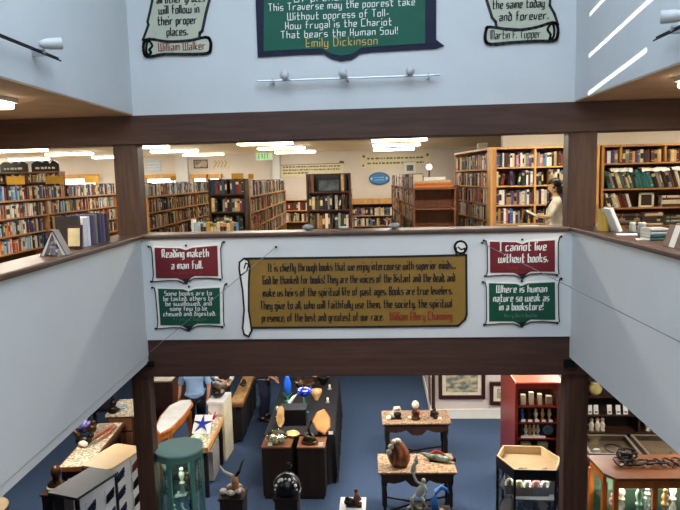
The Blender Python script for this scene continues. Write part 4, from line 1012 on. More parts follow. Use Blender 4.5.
MB().lathe([(.015, .1), (.05, .16), (.075, .26), (.07, .36), (.04, .46), (.008, .54)], 16).build('flame', BRBLUE, t, smooth=True)
m = MB(); [m.tube([(.0, 0, .05), (s*.05, -.02, .12), (s*.08, -.03, .18)], [.015, .012, .004]) for s in (-1, 1)]; m.build('leaves', GRNGL, t, smooth=True)
t = tall_vase('cobalt blue glass flower on a green stem behind the black box', (-1.40, 10.95, TB), [(.08, 0), (.075, .015), (.02, .04), (.018, .3)], mat('teal_glass', '#1f8a78', .1, spec=.7))
m = MB()
for k in range(10):
    a = 2*PI*k/10; d = Vector((math.cos(a), math.sin(a), 0)); m.tube([(0, 0, .30), d*.07+Vector((0, 0, .36+.03*(k % 2))), d*.15+Vector((0, 0, .40+.05*(k % 2)))], [.02, .042, .008], 8)
m.ball((0, 0, .38), .07, .07, .06); m.build('petals', COBALT, t, smooth=True)
m = MB(); m.tube([(.1*math.cos(a*PI/8), .1*math.sin(a*PI/8), .425) for a in range(16)], .01, 6, closed=True); m.build('pale_edge', WHITEP, t)
t = tall_vase('slim white glass feather standing behind the black box', (-1.72, 10.9, TB), [(.05, 0), (.05, .012), (.012, .02), (.012, .06)], MARBLE)
m = MB(); m.tube([(0, 0, .06), (.05, 0, .18), (.13, .0, .3), (.2, 0, .36)], [.012, .03, .028, .005]); m.build('feather', WHITEP, t, smooth=True)
t = tall_vase('small clear glass goblet on the left of the draped table', (-1.86, 10.75, TB), [(.045, 0), (.045, .01), (.01, .02), (.01, .09), (.04, .12), (.05, .19)], glass('goblet_glass', '#e6f2ee', .3))
MB().ball((0, 0, .16), .03).build('filling', WHITEP, t)
for k, (x, y) in enumerate([(-1.07, 10.75), (-1.07, 11.45), (-1.09, 12.2)]):
    t = thing('candle', 'small white candle on the right edge of the draped table, %s from the front' % NUMS[k], 'candle', (x+.04, y, TB), group='white candles on the draped table')
    MB().lathe([(.022, 0), (.022, .09), (.012, .1)], 12).build('wax', WHITEP, t, smooth=True); MB().lathe([(.04, 0), (.045, .012), (.03, .014)], 14).build('dish', CHROME, t)
for k, (x, y, r, mm, lab) in enumerate([(-1.5, 12.1, .16, BRONZE, 'wide brown bowl at the back of the draped table'), (-1.2, 12.5, .13, DKBRONZE, 'dark bowl at the far right end of the draped table'), (-1.25, 11.6, .1, AGATE, 'tan agate bowl on the right of the draped table')]):
    t = thing('bowl', lab, 'bowl', (x, y, TB)); MB().lathe([(r*.4, 0), (r*.45, .02), (r, .14), (r*1.02, .2), (r*.94, .19), (r*.4, .05)], 18).build('body', mm, t, smooth=True); MB().lathe([(r*.3, .06), (r*.6, .1), (r*.3, .13)], 12).build('filling', BRONZE if k else IVORY, t, smooth=True)

for k, (x, y, hh) in enumerate([(-1.68, 12.35, .34), (-1.38, 12.75, .4)]):
    t = thing('bottle_vase', '%s brown bottle vase at the back of the draped table' % ['shorter', 'taller'][k], 'vase', (x, y, TB))
    MB().lathe([(.05, 0), (.07, .03), (.075, .12), (.03, .2), (.025, hh), (.035, hh+.01)], 14).build('body', [BRONZE, mat('reddish_brown_glaze', '#5a2c1c', .3, var=.3)][k], t, smooth=True); MB().lathe([(.055, .1), (.078, .105), (.078, .125), (.055, .13)], 14).build('band', IVORY, t)

# ---- left group
def case_tower(label, A, B, depth, h, topm, topw, frame, parts_side, name='display_case'):
    o, w, rz = rect_from(A, B, depth); t = thing(name, label, 'display case', (o[0], o[1], 0), rz)
    return t, w
# charcoal-topped case: front (towards the viewer) A->B
A, B = (-3.68, 6.45), (-3.307, 6.335)
o, w, rz = rect_from(A, B, .66)
t = thing('display_case', 'tall display case with a charcoal top near the left column', 'display case', (o[0], o[1], 0), rz); D_ = .64; h = 1.65
bx(-.01, -.01, h-.03, w+.01, D_+.01, h).build('top_panel', GREYT, t)
for x in (0, w-.035):
    for y in (0, D_-.035): bx(x, y, 0, x+.035, y+.035, h-.03).build('corner_post', BLACK, t)
bx(.04, .3, .05, w-.04, .32, h-.03).build('back_panel', WHITEP, t)
for z in (.9, 1.18): bx(.035, .01, z, w-.035, .3, z+.015).build('shelf', WHITEP, t)
def cards(t, x, ys, zs, mm_list, s, side='x'):
    k = 0
    for z in zs:
        for y in ys:
            m = MB(); m.box(x, y-.075, z-.1, x+.008, y+.075, z+.1); c_ = m.build('jewelry_card', CARD, t)
            m = MB(); m.hexa([(x+.008, y-.068, z-.065), (x+.02, y-.068, z-.065), (x+.02, y+.055, z-.03), (x+.008, y+.055, z-.03), (x+.008, y-.055, z+.03), (x+.02, y-.055, z+.03), (x+.02, y+.068, z+.08), (x+.008, y+.068, z+.08)]); [m.ball((x+.026, y-.04+.027*q, z-.03+.022*q), .016, n=6) for q in range(4)]
            m.build('jewelry', mm_list[k % len(mm_list)], c_); k += 1
bx(w-.025, .035, .05, w-.012, D_-.035, h-.03).build('side_panel', CARD, t)
cards(t, w-.012, (.2, .5), [1.42-.235*k for k in range(5)], [JEWEL, DKMETAL, JEWEL, JEWEL, DKMETAL], 1)
for k, (x, z, ww) in enumerate([(.06, 1.196, .12), (.2, 1.196, .1), (.08, .916, .14)]):
    q = thing('gift_box', 'small white box on a shelf of the charcoal-topped case, %s one' % ['upper left', 'upper right', 'lower'][k], 'box', Vector((o[0], o[1], 0))+Matrix.Rotation(rz, 3, 'Z') @ Vector((x, .06, z)), rz, 'white boxes in the charcoal-topped case')
    bx(0, 0, 0, ww, .12, .14).build('carton', WHITEP, q); bx(-.004, -.004, .14, ww+.004, .124, .16).build('lid', CREAMP, q)
# beige-topped case
A, B = (-3.68, 7.21), (-3.275, 7.098); o, w, rz = rect_from(A, B, .66)
t = thing('display_case', 'tall display case with a beige rounded top against the left column', 'display case', (o[0], o[1], 0), rz); D_ = .65; h = 1.61
def rr(x0, y0, x1, y1, r, n=4):
    P = []
    for cx, cy, a0 in ((x1-r, y0+r, -PI/2), (x1-r, y1-r, 0), (x0+r, y1-r, PI/2), (x0+r, y0+r, PI)):
        P += [(cx+r*math.cos(a0+PI/2*i/n), cy+r*math.sin(a0+PI/2*i/n)) for i in range(n+1)]
    return P
MB().prism(rr(-.015, -.015, w+.015, D_+.015, .07), h-.03, h).build('top_panel', BEIGET, t)
for x in (0, w-.045):
    for y in (0, D_-.045): bx(x, y, 0, x+.045, y+.045, h-.03).build('corner_post', WALNUT, t)
bx(.02, .02, .05, w-.03, D_-.02, h-.03).build('core', mat('dark_case_back', '#30241c', .6), t)
bx(w-.03, .045, .05, w-.012, D_-.045, h-.03).build('side_panel', CARD, t)
cards(t, w-.012, (.19, .48), [1.44-.225*k for k in range(5)], [JEWEL, JEWR, JEWEL, DKMETAL, JEWEL, DKBRONZE, JEWEL, JEWEL], 1)
# long mosaic table along the left
A, B = (-4.86, 8.86), (-4.44, 8.90); o, w, rz = rect_from(A, B, 1.7)
def mosaic_table(label, A, B, D_, h, body=DARKW):
    o, w, rz = rect_from(A, B, D_); t = thing('mosaic_table', label, 'table', (o[0], o[1], 0), rz)
    bx(0, 0, h-.03, w, D_, h).build('tabletop', MOSA, t, bevel=.006)
    m = MB(); m.box(-.02, -.02, h-.07, w+.02, 0, h-.005).box(-.02, D_, h-.07, w+.02, D_+.02, h-.005).box(-.02, 0, h-.07, 0, D_, h-.005).box(w, 0, h-.07, w+.02, D_, h-.005); m.build('edge_frame', WALNUT, t)
    bx(.03, .03, h-.2, w-.03, D_-.03, h-.07).build('apron', body, t)
    for x in (.02, w-.08):
        for y in (.02, D_-.08): bx(x, y, 0, x+.06, y+.06, h-.07).build('leg', body, t)
    bx(.04, .06, .2, w-.04, D_-.06, .23).build('lower_shelf', body, t); return t
mosaic_table('long table with a pale mosaic top behind the beige-topped case', A, B, 1.72, .8)
def sculpt(name, label, P, parts, cat='sculpture'):
    t = thing(name, label, cat, P)
    for nm, fn, mm in parts: m = MB(); fn(m); m.build(nm, mm, t, smooth=True)
    return t
sculpt('bird_sculpture', 'dark bronze bird with a white breast on the pale mosaic table', P_(84, 446, .8), [('body', lambda m: (m.ball((0, 0, .1), .14, .09, .09), m.ball((.12, .02, .17), .05)), DKBRONZE), ('breast', lambda m: m.ball((.02, -.06, .07), .08, .06, .06), IVORY), ('wing', lambda m: m.tube([(-.05, 0, .15), (-.15, .03, .24), (-.2, .05, .3)], [.04, .035, .006]), BRONZE)])
sculpt('bird_sculpture', 'small brown bird figure on the far half of the pale mosaic table', P_(92.5, 434, .8), [('body', lambda m: m.ball((0, 0, .1), .08, .06, .08), BRONZE), ('head', lambda m: (m.ball((.03, -.02, .21), .045), m.tube([(.06, -.03, .21), (.11, -.05, .2)], [.015, .003])), BRONZE)])
sculpt('glass_sculpture', 'violet and white glass sculpture at the back edge of the pale mosaic table', P_(82, 432, .8), [('base', lambda m: m.lathe([(.07, 0), (.06, .03)], 12), DKBRONZE), ('leaf', lambda m: [m.tube([(0, 0, .03), (math.cos(a)*.1, math.sin(a)*.06, .14), (math.cos(a)*.17, math.sin(a)*.1, .2)], [.02, .04, .006]) for a in (0, 1.2, 2.4, 3.6, 5)], VIOLET)])
sculpt('carved_branch', 'long reddish carved branch lying on the far end of the pale mosaic table', (-4.72, 10.15, .802), [('branch', lambda m: (m.tube([(-.08, -.45, .03), (-.04, -.15, .04), (.02, .15, .03), (.04, .3, .03)], [.012, .03, .03, .01]), m.tube([(.06, -.4, .03), (.1, -.1, .035), (.12, .2, .03)], [.01, .026, .01])), mat('reddish_wood', '#9a5a3e', .5, var=.3))])
sculpt('bust', 'dark brown bust with a pale collar at the near end of the pale mosaic table', (-4.72, 8.5, .62), [('shoulders', lambda m: m.lathe([(.09, 0), (.13, .05), (.14, .1), (.06, .16), (.05, .2)], 14, sy=.7), BRONZE), ('head', lambda m: m.ball((0, 0, .28), .075, .08, .1), BRONZE), ('collar', lambda m: m.lathe([(.145, .03), (.15, .06), (.12, .08)], 14, sy=.72), IVORY)])
t = thing('plinth_stand', 'low dark plinth in front of the pale mosaic table carrying the bust', 'plinth', (-4.72, 8.5, 0)); bx(-.16, -.14, 0, .16, .14, .6).build('body', BLACKW, t); bx(-.18, -.16, .6, .18, .16, .619).build('top_panel', DARKW, t)
# back table with drawers
A, B = (-4.93, 10.72), (-4.46, 10.76); o, w, rz = rect_from(A, B, .75)
t = thing('chest_of_drawers', 'dark wooden chest with a mosaic top beyond the pale mosaic table', 'chest', (o[0], o[1], 0), rz)
bx(-.02, -.02, .86, w+.02, .8, .9).build('top_panel', MOSA, t); bx(0, 0, 0, w, .78, .86).build('body', DARKW, t)
for z in (.08, .34, .6):
    d_ = bx(.03, -.015, z, w-.03, 0, z+.22).build('drawer', WALNUT, t); MB().ball((w/2, -.025, z+.11), .018).build('knob', CHROME, d_)
    d_ = bx(w, .05, z, w+.012, .73, z+.22).build('side_panel', WALNUT, t)
sculpt('figurine', 'small dark seated figurine on the mosaic-topped chest', P_(113, 414, .9), [('body', lambda m: (m.ball((0, 0, .08), .1, .07, .08), m.ball((.02, 0, .2), .06, .05, .07)), DKBRONZE), ('head', lambda m: m.ball((.03, 0, .3), .045), DKBRONZE)])
sculpt('glass_dish', 'pale glass dish at the far corner of the mosaic-topped chest', P_(122, 408.5, .9), [('dish', lambda m: m.lathe([(.05, 0), (.09, .03), (.1, .05), (.08, .04)], 16), mat('pale_blue_glass', '#a8c4d4', .15))], 'dish')
t = thing('bench', 'dark upholstered bench far back beneath the left balcony', 'bench', (-6.1, 12.2, 0), .02); bx(0, 0, .38, 1.0, .45, .46).build('seat', mat('dark_leather', '#1c1a22', .4), t)
for x in (.04, .9):
    for y in (.04, .36): bx(x, y, 0, x+.05, y+.05, .38).build('leg', BLACKW, t)
# cabinet with slanted pale top behind the left column
t = thing('display_cabinet', 'dark cabinet with a pale top edge just right of the left column', 'cabinet', (-5.0, 12.2, 0), .05)
bx(0, 0, 0, .75, 1.0, 1.0).build('body', DARKW, t); bx(-.01, -.01, 1.0, .76, 1.01, 1.03).build('top_panel', mat('pale_stone_top', '#a89c8c', .4, var=.2, scale=9), t); bx(.75, .05, .1, .765, .48, .95).build('door', WALNUT, t); bx(.75, .52, .1, .765, .95, .95).build('door', WALNUT, t)
sculpt('carving', 'rounded grey carving on the dark cabinet beside the left column', (-4.6, 12.7, 1.031), [('body', lambda m: (m.ball((0, 0, .11), .18, .14, .11), m.ball((-.1, -.1, .17), .09), m.ball((.12, .08, .2), .08)), mat('grey_brown_stone', '#6a5c54', .6, var=.4, scale=9))])
# marble-topped table with chamfered ends
A, B = (-3.62, 9.92), (-3.42, 10.4)
t = thing('marble_table', 'white marble-topped case with a wooden rim beside the round green case', 'table', (-3.63, 10.5, 0), .06)
ov = [(.0, -.85), (.12, -.62), (.19, -.05), (.2, .5), (.12, .7), (-.04, .7), (-.18, .42), (-.2, -.1), (-.14, -.62)]
MB().prism(ov, .965, 1.0).build('tabletop', MARBLE, t)
m = MB(); m.tube([(x, y, .975) for x, y in ov], .028, 8, closed=True); m.build('wooden_rim', ORANGEW, t)
m = MB(); m.prism([(x*.85, y*.9) for x, y in ov], .84, .965); m.build('apron', ORANGEW, t)
for x, y in ((.0, -.5), (.15, .5), (-.2, .4), (-.17, -.35)): bx(x-.03, y-.03, 0, x+.03, y+.03, .85).build('leg', ORANGEW, t)
MB().prism([(x*.8, y*.85) for x, y in ov], .3, .33).build('lower_shelf', mat('pale_shelf', '#b8c4c8', .4), t)
# starfish table
A, B = (-3.07, 9.42), (-2.80, 9.30); t = thing('mosaic_table', 'narrow table with a pale mosaic top carrying the blue starfish', 'table', (-3.08, 9.44, 0), .05)
w, D_, h = .30, 1.28, .85
bx(0, 0, h-.03, w, D_, h).build('tabletop', MOSA, t); m = MB(); m.box(w, -.02, h-.08, w+.03, D_+.02, h+.003).box(-.03, -.02, h-.08, 0, D_+.02, h+.003).box(0, -.03, h-.08, w, 0, h+.003); m.build('edge_frame', PINE, t)
bx(.03, .05, h-.22, w-.03, D_-.05, h-.08).build('apron', WALNUT, t)
for x in (.0, w-.06):
    for y in (.03, D_-.09): bx(x, y, 0, x+.06, y+.06, h-.08).build('leg', BLACKW, t)
bx(.03, .5, .05, w-.02, 1.0, .55).build('drawer_box', mat('pale_grey_box', '#8d8a86', .6), t)
def star(m, R, r, z0, z1, n=5, a0=.3):
    m.prism([((R if i % 2 == 0 else r)*math.cos(a0+PI*i/n), (R if i % 2 == 0 else r)*math.sin(a0+PI*i/n)) for i in range(2*n)], z0, z1)
t = thing('starfish_plate', 'white square plate with a blue starfish propped on the narrow mosaic table', 'plate', P_(203, 432, .852)); T_ = Matrix.Translation((0, 0, .13)) @ Matrix.Rotation(.75, 4, 'X'); MB().prism([(-.15, -.17), (.15, -.17), (.15, .17), (-.15, .17)], 0, .015, T_).build('plate', WHITEP, t, bevel=.006); bx(-.1, .0, 0, .1, .14, .05).build('stand', BLACKW, t); m = MB(); m.prism([((.17 if i % 2 == 0 else .045)*math.cos(.3+PI*i/5), (.17 if i % 2 == 0 else .045)*math.sin(.3+PI*i/5)) for i in range(10)], .015, .035, T_); m.build('starfish', mat('blue_starfish', '#1c2f9a', .4), t)
t = thing('coral', 'red coral branch at the far end of the narrow mosaic table', 'coral', P_(212, 420.5, .852)); m = MB()
for a in range(6): m.tube([(0, 0, .01), (math.cos(a)*.07, math.sin(a)*.07, .08), (math.cos(a+.3)*.14, math.sin(a+.3)*.12, .1+.02*(a % 3))], [.02, .014, .006])
m.build('branches', REDCOR, t, smooth=True); MB().lathe([(.05, 0), (.04, .012)], 10).build('base', WHITEP, t)
t = thing('glass_dish', 'small green glass dish at the near end of the narrow mosaic table', 'dish', P_(197, 440, .852)); MB().lathe([(.04, 0), (.08, .03), (.1, .06), (.085, .05)], 16).build('dish', mat('pale_green_glass', '#9ccf9a', .15), t, smooth=True)
MB().ball((0, 0, .045), .04, .04, .02).build('filling', WHITEP, t)
# white pedestal
t = thing('pedestal', 'white pedestal with a tall cream side panel holding a dark bowl', 'pedestal', (-2.97, 11.0, 0), -.03)
bx(-.16, -.2, 1.06, .15, .33, 1.1).build('top_panel', MARBLE, t); bx(-.14, -.18, .0, .11, .31, 1.06).build('body', WHITEP, t); bx(.11, -.2, 0, .15, .33, 1.06).build('side_panel', mat('cream_panel', '#d8cdb0', .6), t)
t = thing('bowl', 'dark bowl on the white pedestal', 'bowl', (-2.99, 11.07, 1.101)); MB().lathe([(.06, 0), (.08, .01), (.13, .07), (.14, .1), (.125, .1), (.07, .03)], 20).build('body', DKBRONZE, t, smooth=True); MB().ball((0, 0, .06), .06, .06, .03).build('filling', BRONZE, t, smooth=True)
# brown far table
t = thing('long_table', 'long tan-topped table with dark cloth below, running away behind the white pedestal', 'table', (-2.86, 11.55, 0), .055)
TANW = mat('tan_table_top', '#b08a58', .45, var=.25, scale=9)
bx(-.04, 0, .78, .2, 1.9, .82).build('tabletop', TANW, t, bevel=.006); bx(-.05, -.01, .73, .21, 1.91, .78).build('edge_frame', WALNUT, t); m = MB()
for k in range(8): m.box(.0, .05+k*.23, .05, .17+.01*(k % 2), .05+k*.23+.225, .73)
m.build('cloth', BLKCLOTH, t)
for y in (.02, 1.82): bx(.0, y, 0, .06, y+.06, .73).build('leg', BLACKW, t)
sculpt('ornament', 'small brown carved ornament on the long tan-topped table', (-2.84, 12.5, .821), [('body', lambda m: (m.ball((0, 0, .05), .07, .1, .05), m.ball((0, .05, .1), .04)), BRONZE)], 'ornament')
# green round case
C_ = (-2.335, 6.86); t = thing('round_display_case', 'round verdigris green glass display case beside the left column', 'display case', (C_[0], C_[1], 0))
R = .262; h = 2.0
MB().lathe([(R+.005, h-.035), (R+.012, h-.02), (R+.012, h-.006), (R, h)], 40).build('top_panel', GREENT, t, smooth=False)
MB().lathe([(R, h-.1), (R, h-.035)], 40).build('upper_band', GREENP, t); MB().lathe([(R, 0), (R, .5), (R-.01, .52)], 40).build('base_drum', GREENP, t)
for k in range(6):
    a = k*PI/3+.35; c, s = math.cos(a), math.sin(a); M = Matrix.Translation((c*(R-.012), s*(R-.012), 0)) @ Matrix.Rotation(a, 4, 'Z'); MB().box(-.012, -.025, .5, .012, .025, h-.1, M).build('upright', GREENP, t)
m = MB(); n = 40
ring = [[m.bm.verts.new(((R-.02)*math.cos(2*PI*i/n), (R-.02)*math.sin(2*PI*i/n), z)) for i in range(n)] for z in (.52, h-.1)]
for i in range(n): m._f([ring[0][i], ring[0][(i+1) % n], ring[1][(i+1) % n], ring[1][i]])
m.build('glass', GGLASS, t, smooth=True)
lamp('case_fill_lamp', 'AREA', (0, 0, h-.12), 2.5, (.95, 1, .96), (0, 0, 0), (.3, .3), parent=t)  # small lamp added inside to brighten the case
for z in (1.1, 1.5): MB().lathe([(R-.03, z), (R-.03, z+.008)], 32).build('shelf', glass('shelf_glass', '#c4dcd0', .25), t)
R5 = random.Random(4)
for k in range(9):
    z = (.521, 1.109, 1.509)[k % 3]; a = 2*PI*k/9+.4; rr_ = .10+.05*(k % 2)
    mm = [CHROME, DKMETAL, IVORY, BRONZE, mat('clear_crystal', '#c8d8d4', .1, spec=.8)][k % 5]
    q = thing('figurine', 'small %s figurine in the round green case, %s shelf, %s place' % (['silver', 'dark metal', 'ivory', 'bronze', 'crystal'][k % 5], ['bottom', 'middle', 'top'][k % 3], NUMS[k//3]), 'figurine', (C_[0]+rr_*math.cos(a), C_[1]+rr_*math.sin(a), z+.001), group='figurines in the round green case')
    MB().lathe([(.035, 0), (.03, .015), (.012, .03), (.03, .08), (.035, .12), (.012, .15)], 12).build('body', mm, q, smooth=True); MB().ball((0, 0, .17), .025).build('head', mm, q, smooth=True)
# round table at the far lower left
t = thing('round_table', 'dark-edged round table cut by the bottom left corner of the view', 'table', (-5.38, 7.72, 0)); MB().lathe([(.33, .70), (.35, .72), (.35, .75)], 32).build('tabletop', mat('beige_round_top', '#a89478', .4), t); MB().lathe([(.352, .695), (.365, .71), (.365, .735), (.352, .745)], 32).build('edge_ring', BLACKW, t); MB().lathe([(.2, 0), (.18, .03), (.04, .07), (.035, .69), (.12, .7)], 16).build('pedestal_base', BLACKW, t, smooth=True)

# ---- foreground pieces
def stand(label, P, w, h, mm=BLACKW):
    t = thing('display_stand', label, 'stand', (P[0], P[1], 0)); bx(-w/2, -w/2, 0, w/2, w/2, h-.03).build('column', mm, t); bx(-w/2-.02, -w/2-.02, h-.03, w/2+.02, w/2+.02, h).build('top_panel', mm, t); bx(-w/2-.02, -w/2-.02, 0, w/2+.02, w/2+.02, .05).build('plinth', mm, t)
stand('dark stand under the black crystal dome at the bottom edge', (-1.29, 8.0), .3, .86)
t = thing('dome_sculpture', 'black dome sculpture with a sparkling white beaded crown at the bottom edge', 'sculpture', (-1.29, 8.0, .861))
MB().lathe([(.14, 0), (.175, .05), (.18, .12), (.15, .2), (.08, .26), (.01, .28)], 24).build('dome', mat('gloss_black', '#08080a', .3, spec=.5), t, smooth=True)
m = MB()
for k in range(9):
    a = PI*(k+.5)/9; m.ball((.145*math.cos(a), -.115, .07+.175*math.sin(a)), .023 if k % 2 else .014, n=8)
m.build('beads', MARBLE, t, smooth=True)
m = MB(); m.tube([(.178*math.cos(PI*k/16), -.02, .1+.18*math.sin(PI*k/16)) for k in range(17)], .007, 6); m.build('silver_band', CHROME, t)
m = MB(); m.tube([(.03, .05, .27), (.05, .08, .34), (-.02, .1, .39)], [.02, .016, .004]); m.build('finial', DKBRONZE, t, smooth=True)
t = thing('pedestal', 'white square pedestal carrying a dark figurine at the bottom edge', 'pedestal', (-.404, 7.62, 0)); bx(-.165, -.2, .87, .165, .2, .9).build('top_panel', WHITEP, t); bx(-.155, -.19, 0, .155, .19, .87).build('body', WHITEP, t)
sculpt('figurine', 'dark figurine with a red-brown upright figure on the white square pedestal', (-.39, 7.6, .901), [('base', lambda m: (m.ball((-.05, 0, .05), .075, .06, .05), m.ball((-.08, -.02, .1), .03), m.box(-.1, -.05, 0, .1, .06, .02)), DKBRONZE), ('figure', lambda m: (m.tube([(.03, 0, .02), (.035, 0, .1), (.03, 0, .17)], [.035, .04, .02]), m.ball((.03, 0, .2), .028), m.tube([(.06, 0, .15), (.09, -.03, .1), (.05, -.05, .09)], .012)), mat('red_brown_figure', '#6a3a30', .4, var=.2))], 'figurine')
stand('dark stand under the antlered head at the bottom edge', (-2.02, 8.0), .3, .85)
sculpt('antler_sculpture', 'carved deer head with spread antlers on a bed of shells', (-2.02, 8.0, .851), [
    ('shell_bed', lambda m: [m.ball((.13*math.cos(k*1.1)*(.5+.5*(k % 2)), .1*math.sin(k*1.1), .04+.01*(k % 3)), .05, .045, .035, n=8) for k in range(12)], mat('pinkish_shells', '#6e5650', .5, var=.5, scale=16, col2='#d8c8bc')),
    ('head', lambda m: (m.tube([(.03, 0, .05), (.03, 0, .15), (.03, -.02, .22)], [.055, .05, .042]), m.tube([(.03, 0, .22), (.03, -.08, .18)], [.042, .022])), mat('carved_tan_wood', '#a06a3a', .45, var=.3)),
    ('antler', lambda m: m.tube([(.01, 0, .24), (-.05, 0, .27), (-.11, 0, .3), (-.16, 0, .38)], [.022, .02, .016, .004]), IVORY), ('antler', lambda m: m.tube([(.05, 0, .24), (.09, 0, .3), (.12, 0, .37), (.16, 0, .48)], [.022, .026, .02, .004]), DKBRONZE)])
stand('dark stand under the pale acrobat statue at the bottom edge', (.44, 7.85), .2, .74)
STW = mat('pale_green_grey_plaster', '#a9aa9c', .5, var=.12, scale=12)
def acrobat(m):
    # lower figure, kneeling with one arm up; upper figure balanced on its hand
    m.tube([(-.07, 0, .02), (-.1, -.02, .14), (-.02, 0, .19)], [.022, .026, .03]); m.tube([(-.07, 0, .02), (-.15, -.03, .02)], [.02, .015])
    m.tube([(.06, 0, .02), (.05, -.06, .13), (.01, 0, .19)], [.022, .026, .03])
    m.tube([(0, 0, .17), (.03, 0, .26), (.05, 0, .33)], [.045, .05, .03]); m.ball((.06, -.01, .375), .03, .032, .036)
    m.tube([(.03, 0, .32), (-.03, 0, .36), (-.06, 0, .43), (-.065, 0, .5)], [.02, .018, .015, .014]); m.tube([(.07, 0, .31), (.1, -.03, .24), (.07, -.05, .18)], [.018, .016, .012])
    m.tube([(-.065, 0, .5), (-.07, 0, .55), (-.05, 0, .62)], [.03, .035, .02]); m.tube([(-.06, 0, .56), (-.02, -.01, .62), (-.03, 0, .68), (-.02, 0, .72)], [.024, .024, .018, .01])
    m.tube([(-.07, 0, .55), (-.1, 0, .5), (-.08, -.02, .47)], [.02, .017, .01]); m.ball((-.035, -.02, .66), .026)
t = sculpt('acrobat_statue', 'pale statue of an acrobat lifting another on one raised arm', (.44, 7.85, .741), [('base', lambda m: m.lathe([(.13, 0), (.12, .02)], 18), DKBRONZE), ('figures', acrobat, STW)], 'statue')
stand('dark stand under the blue arched sculpture at the bottom edge', (.71, 7.7), .2, .8)
sculpt('arch_sculpture', 'glossy blue arched sculpture at the bottom edge near the carved table', (.71, 7.7, .801), [('base', lambda m: m.lathe([(.1, 0), (.09, .02)], 16), BLACKW), ('arch', lambda m: m.tube([(-.08, 0, .02), (-.09, 0, .14), (-.06, 0, .25), (.0, 0, .3), (.07, 0, .27), (.1, 0, .22)], [.045, .042, .036, .03, .022, .006], 12), mat('blue_glaze', '#2f6fb4', .2, var=.15))])

# ---- paintings on the picture wall
def painting(px0, px1, py1, label, seed):
    a, b = atY(px0, py1, 12.83), atY(px1, py1, 12.83); t = thing('painting', label, 'painting', ((a.x+b.x)/2, 12.85, a.z+.4))
    w = b.x-a.x; h = w*.78; z0 = a.z
    m = MB(); f = .075
    for q in ((a.x, z0, b.x, z0+f), (a.x, z0+h-f, b.x, z0+h), (a.x, z0+f, a.x+f, z0+h-f), (b.x-f, z0+f, b.x, z0+h-f)): m.box(q[0], 12.795, q[1], q[2], 12.85, q[3])
    m.build('frame', mat('dark_mahogany_frame', '#3a1c16', .35, var=.2), t, world=True)
    bx(a.x+f, 12.815, z0+f, b.x-f, 12.848, z0+h-f).build('mat_board', IVORY, t, world=True)
    bx(a.x+f*2, 12.805, z0+f*1.9, b.x-f*2, 12.815, z0+h-f*1.9).build('canvas', mat('canvas_%s' % seed, '#47626a', .5, var=.4, scale=6, stretch=(1, 1, 2.4), col2='#c8b890', ramp=(.36, .62)), t, world=True)
painting(438.5, 485, 398.5, 'large landscape painting in a dark mahogany frame on the picture wall', 'a')
painting(489.5, 520, 404.5, 'narrower painting in a dark frame beside the mahogany cabinet', 'b')

# ---- mahogany cabinet
CX0, CX1, CY, CH = 1.955, 2.66, 9.3, 1.93
t = thing('mahogany_cabinet', 'tall glossy mahogany cabinet with lit shelves beside the right column', 'cabinet', (CX0, CY, 0)); w = CX1-CX0; D_ = 1.15
bx(0, 0, 0, .04, D_, CH-.021).build('side_panel', MAHOG, t); bx(w-.09, 0, 0, w, D_, CH-.021).build('side_panel', mat('mahogany_stile', '#5a3a30', .35, var=.15, scale=3, stretch=(6, 6, .6)), t); bx(.04, .38, 0, w-.09, .4, CH).build('back_panel', mat('dark_inner_back', '#2a1712', .6), t)
bx(0, 0, CH-.02, w, D_, CH).build('top_panel', SALMON, t); bx(.04, 0, CH-.1, w-.09, .02, CH-.02).build('header_rail', MAHOG, t)
SHZ = [1.56, 1.31, 1.06, .8, .5]
for z in SHZ: bx(.04, .01, z-.02, w-.09, .38, z).build('shelf', MAHOG, t)
bx(.04, 0, 0, w-.09, .02, .3).build('door', MAHOG, t)
bx(0.0, -.004, CH-.02, .012, D_, CH+.006).build('edge_strip', IVORY, t)
lamp('cabinet_lamp', 'AREA', (w/2-.02, .12, CH-.12), .5, (1, .85, .65), (0, 0, 0), (.45, .1), parent=t)
R6 = random.Random(9)
for r, z in enumerate(SHZ[:4]):
    n = [4, 5, 6, 2][r]
    for k in range(n):
        x = CX0+.09+(k+.1)*(.50/n if r != 2 else .36/n)
        kind = r
        if r in (0, 3):
            q = thing('gift_box', 'small white box on the %s shelf of the mahogany cabinet, %s from the left' % (['top', '', '', 'fourth'][r], NUMS[k]), 'box', (x, CY+.08, z+.001), group='white boxes in the mahogany cabinet')
            ww = R6.uniform(.06, .085) if r == 0 else .14; hh = R6.uniform(.12, .19)
            bx(0, 0, 0, ww, .07, hh).build('carton', CREAMP, q); bx(.008, -.002, .02, ww-.008, 0, hh*.5).build('label', CREAMP, q)
        else:
            c_ = [IVORY, mat('blue_glaze', '#2f6fb4', .2), BRONZE, WHITEP, AGATE, IVORY][(k+r) % 6]
            q = thing('figurine', 'small %s figurine on the %s shelf of the mahogany cabinet, %s from the left' % (['ivory', 'blue', 'bronze', 'white', 'agate', 'ivory'][(k+r) % 6], ROWN[r], NUMS[k]), 'figurine', (x+.03, CY+.12, z+.001), group='figurines in the mahogany cabinet')
            MB().lathe([(.032, 0), (.03, .015), (.014, .03), (.03, .08), (.026, .12), (.01, .14)], 10).build('body', c_, q, smooth=True); MB().ball((0, 0, .155), .022, n=8).build('head', c_, q, smooth=True)
            m = MB(); m.box(-.03, -.09, 0, .03, -.085, .035); m.build('price_tag', WHITEP, q)
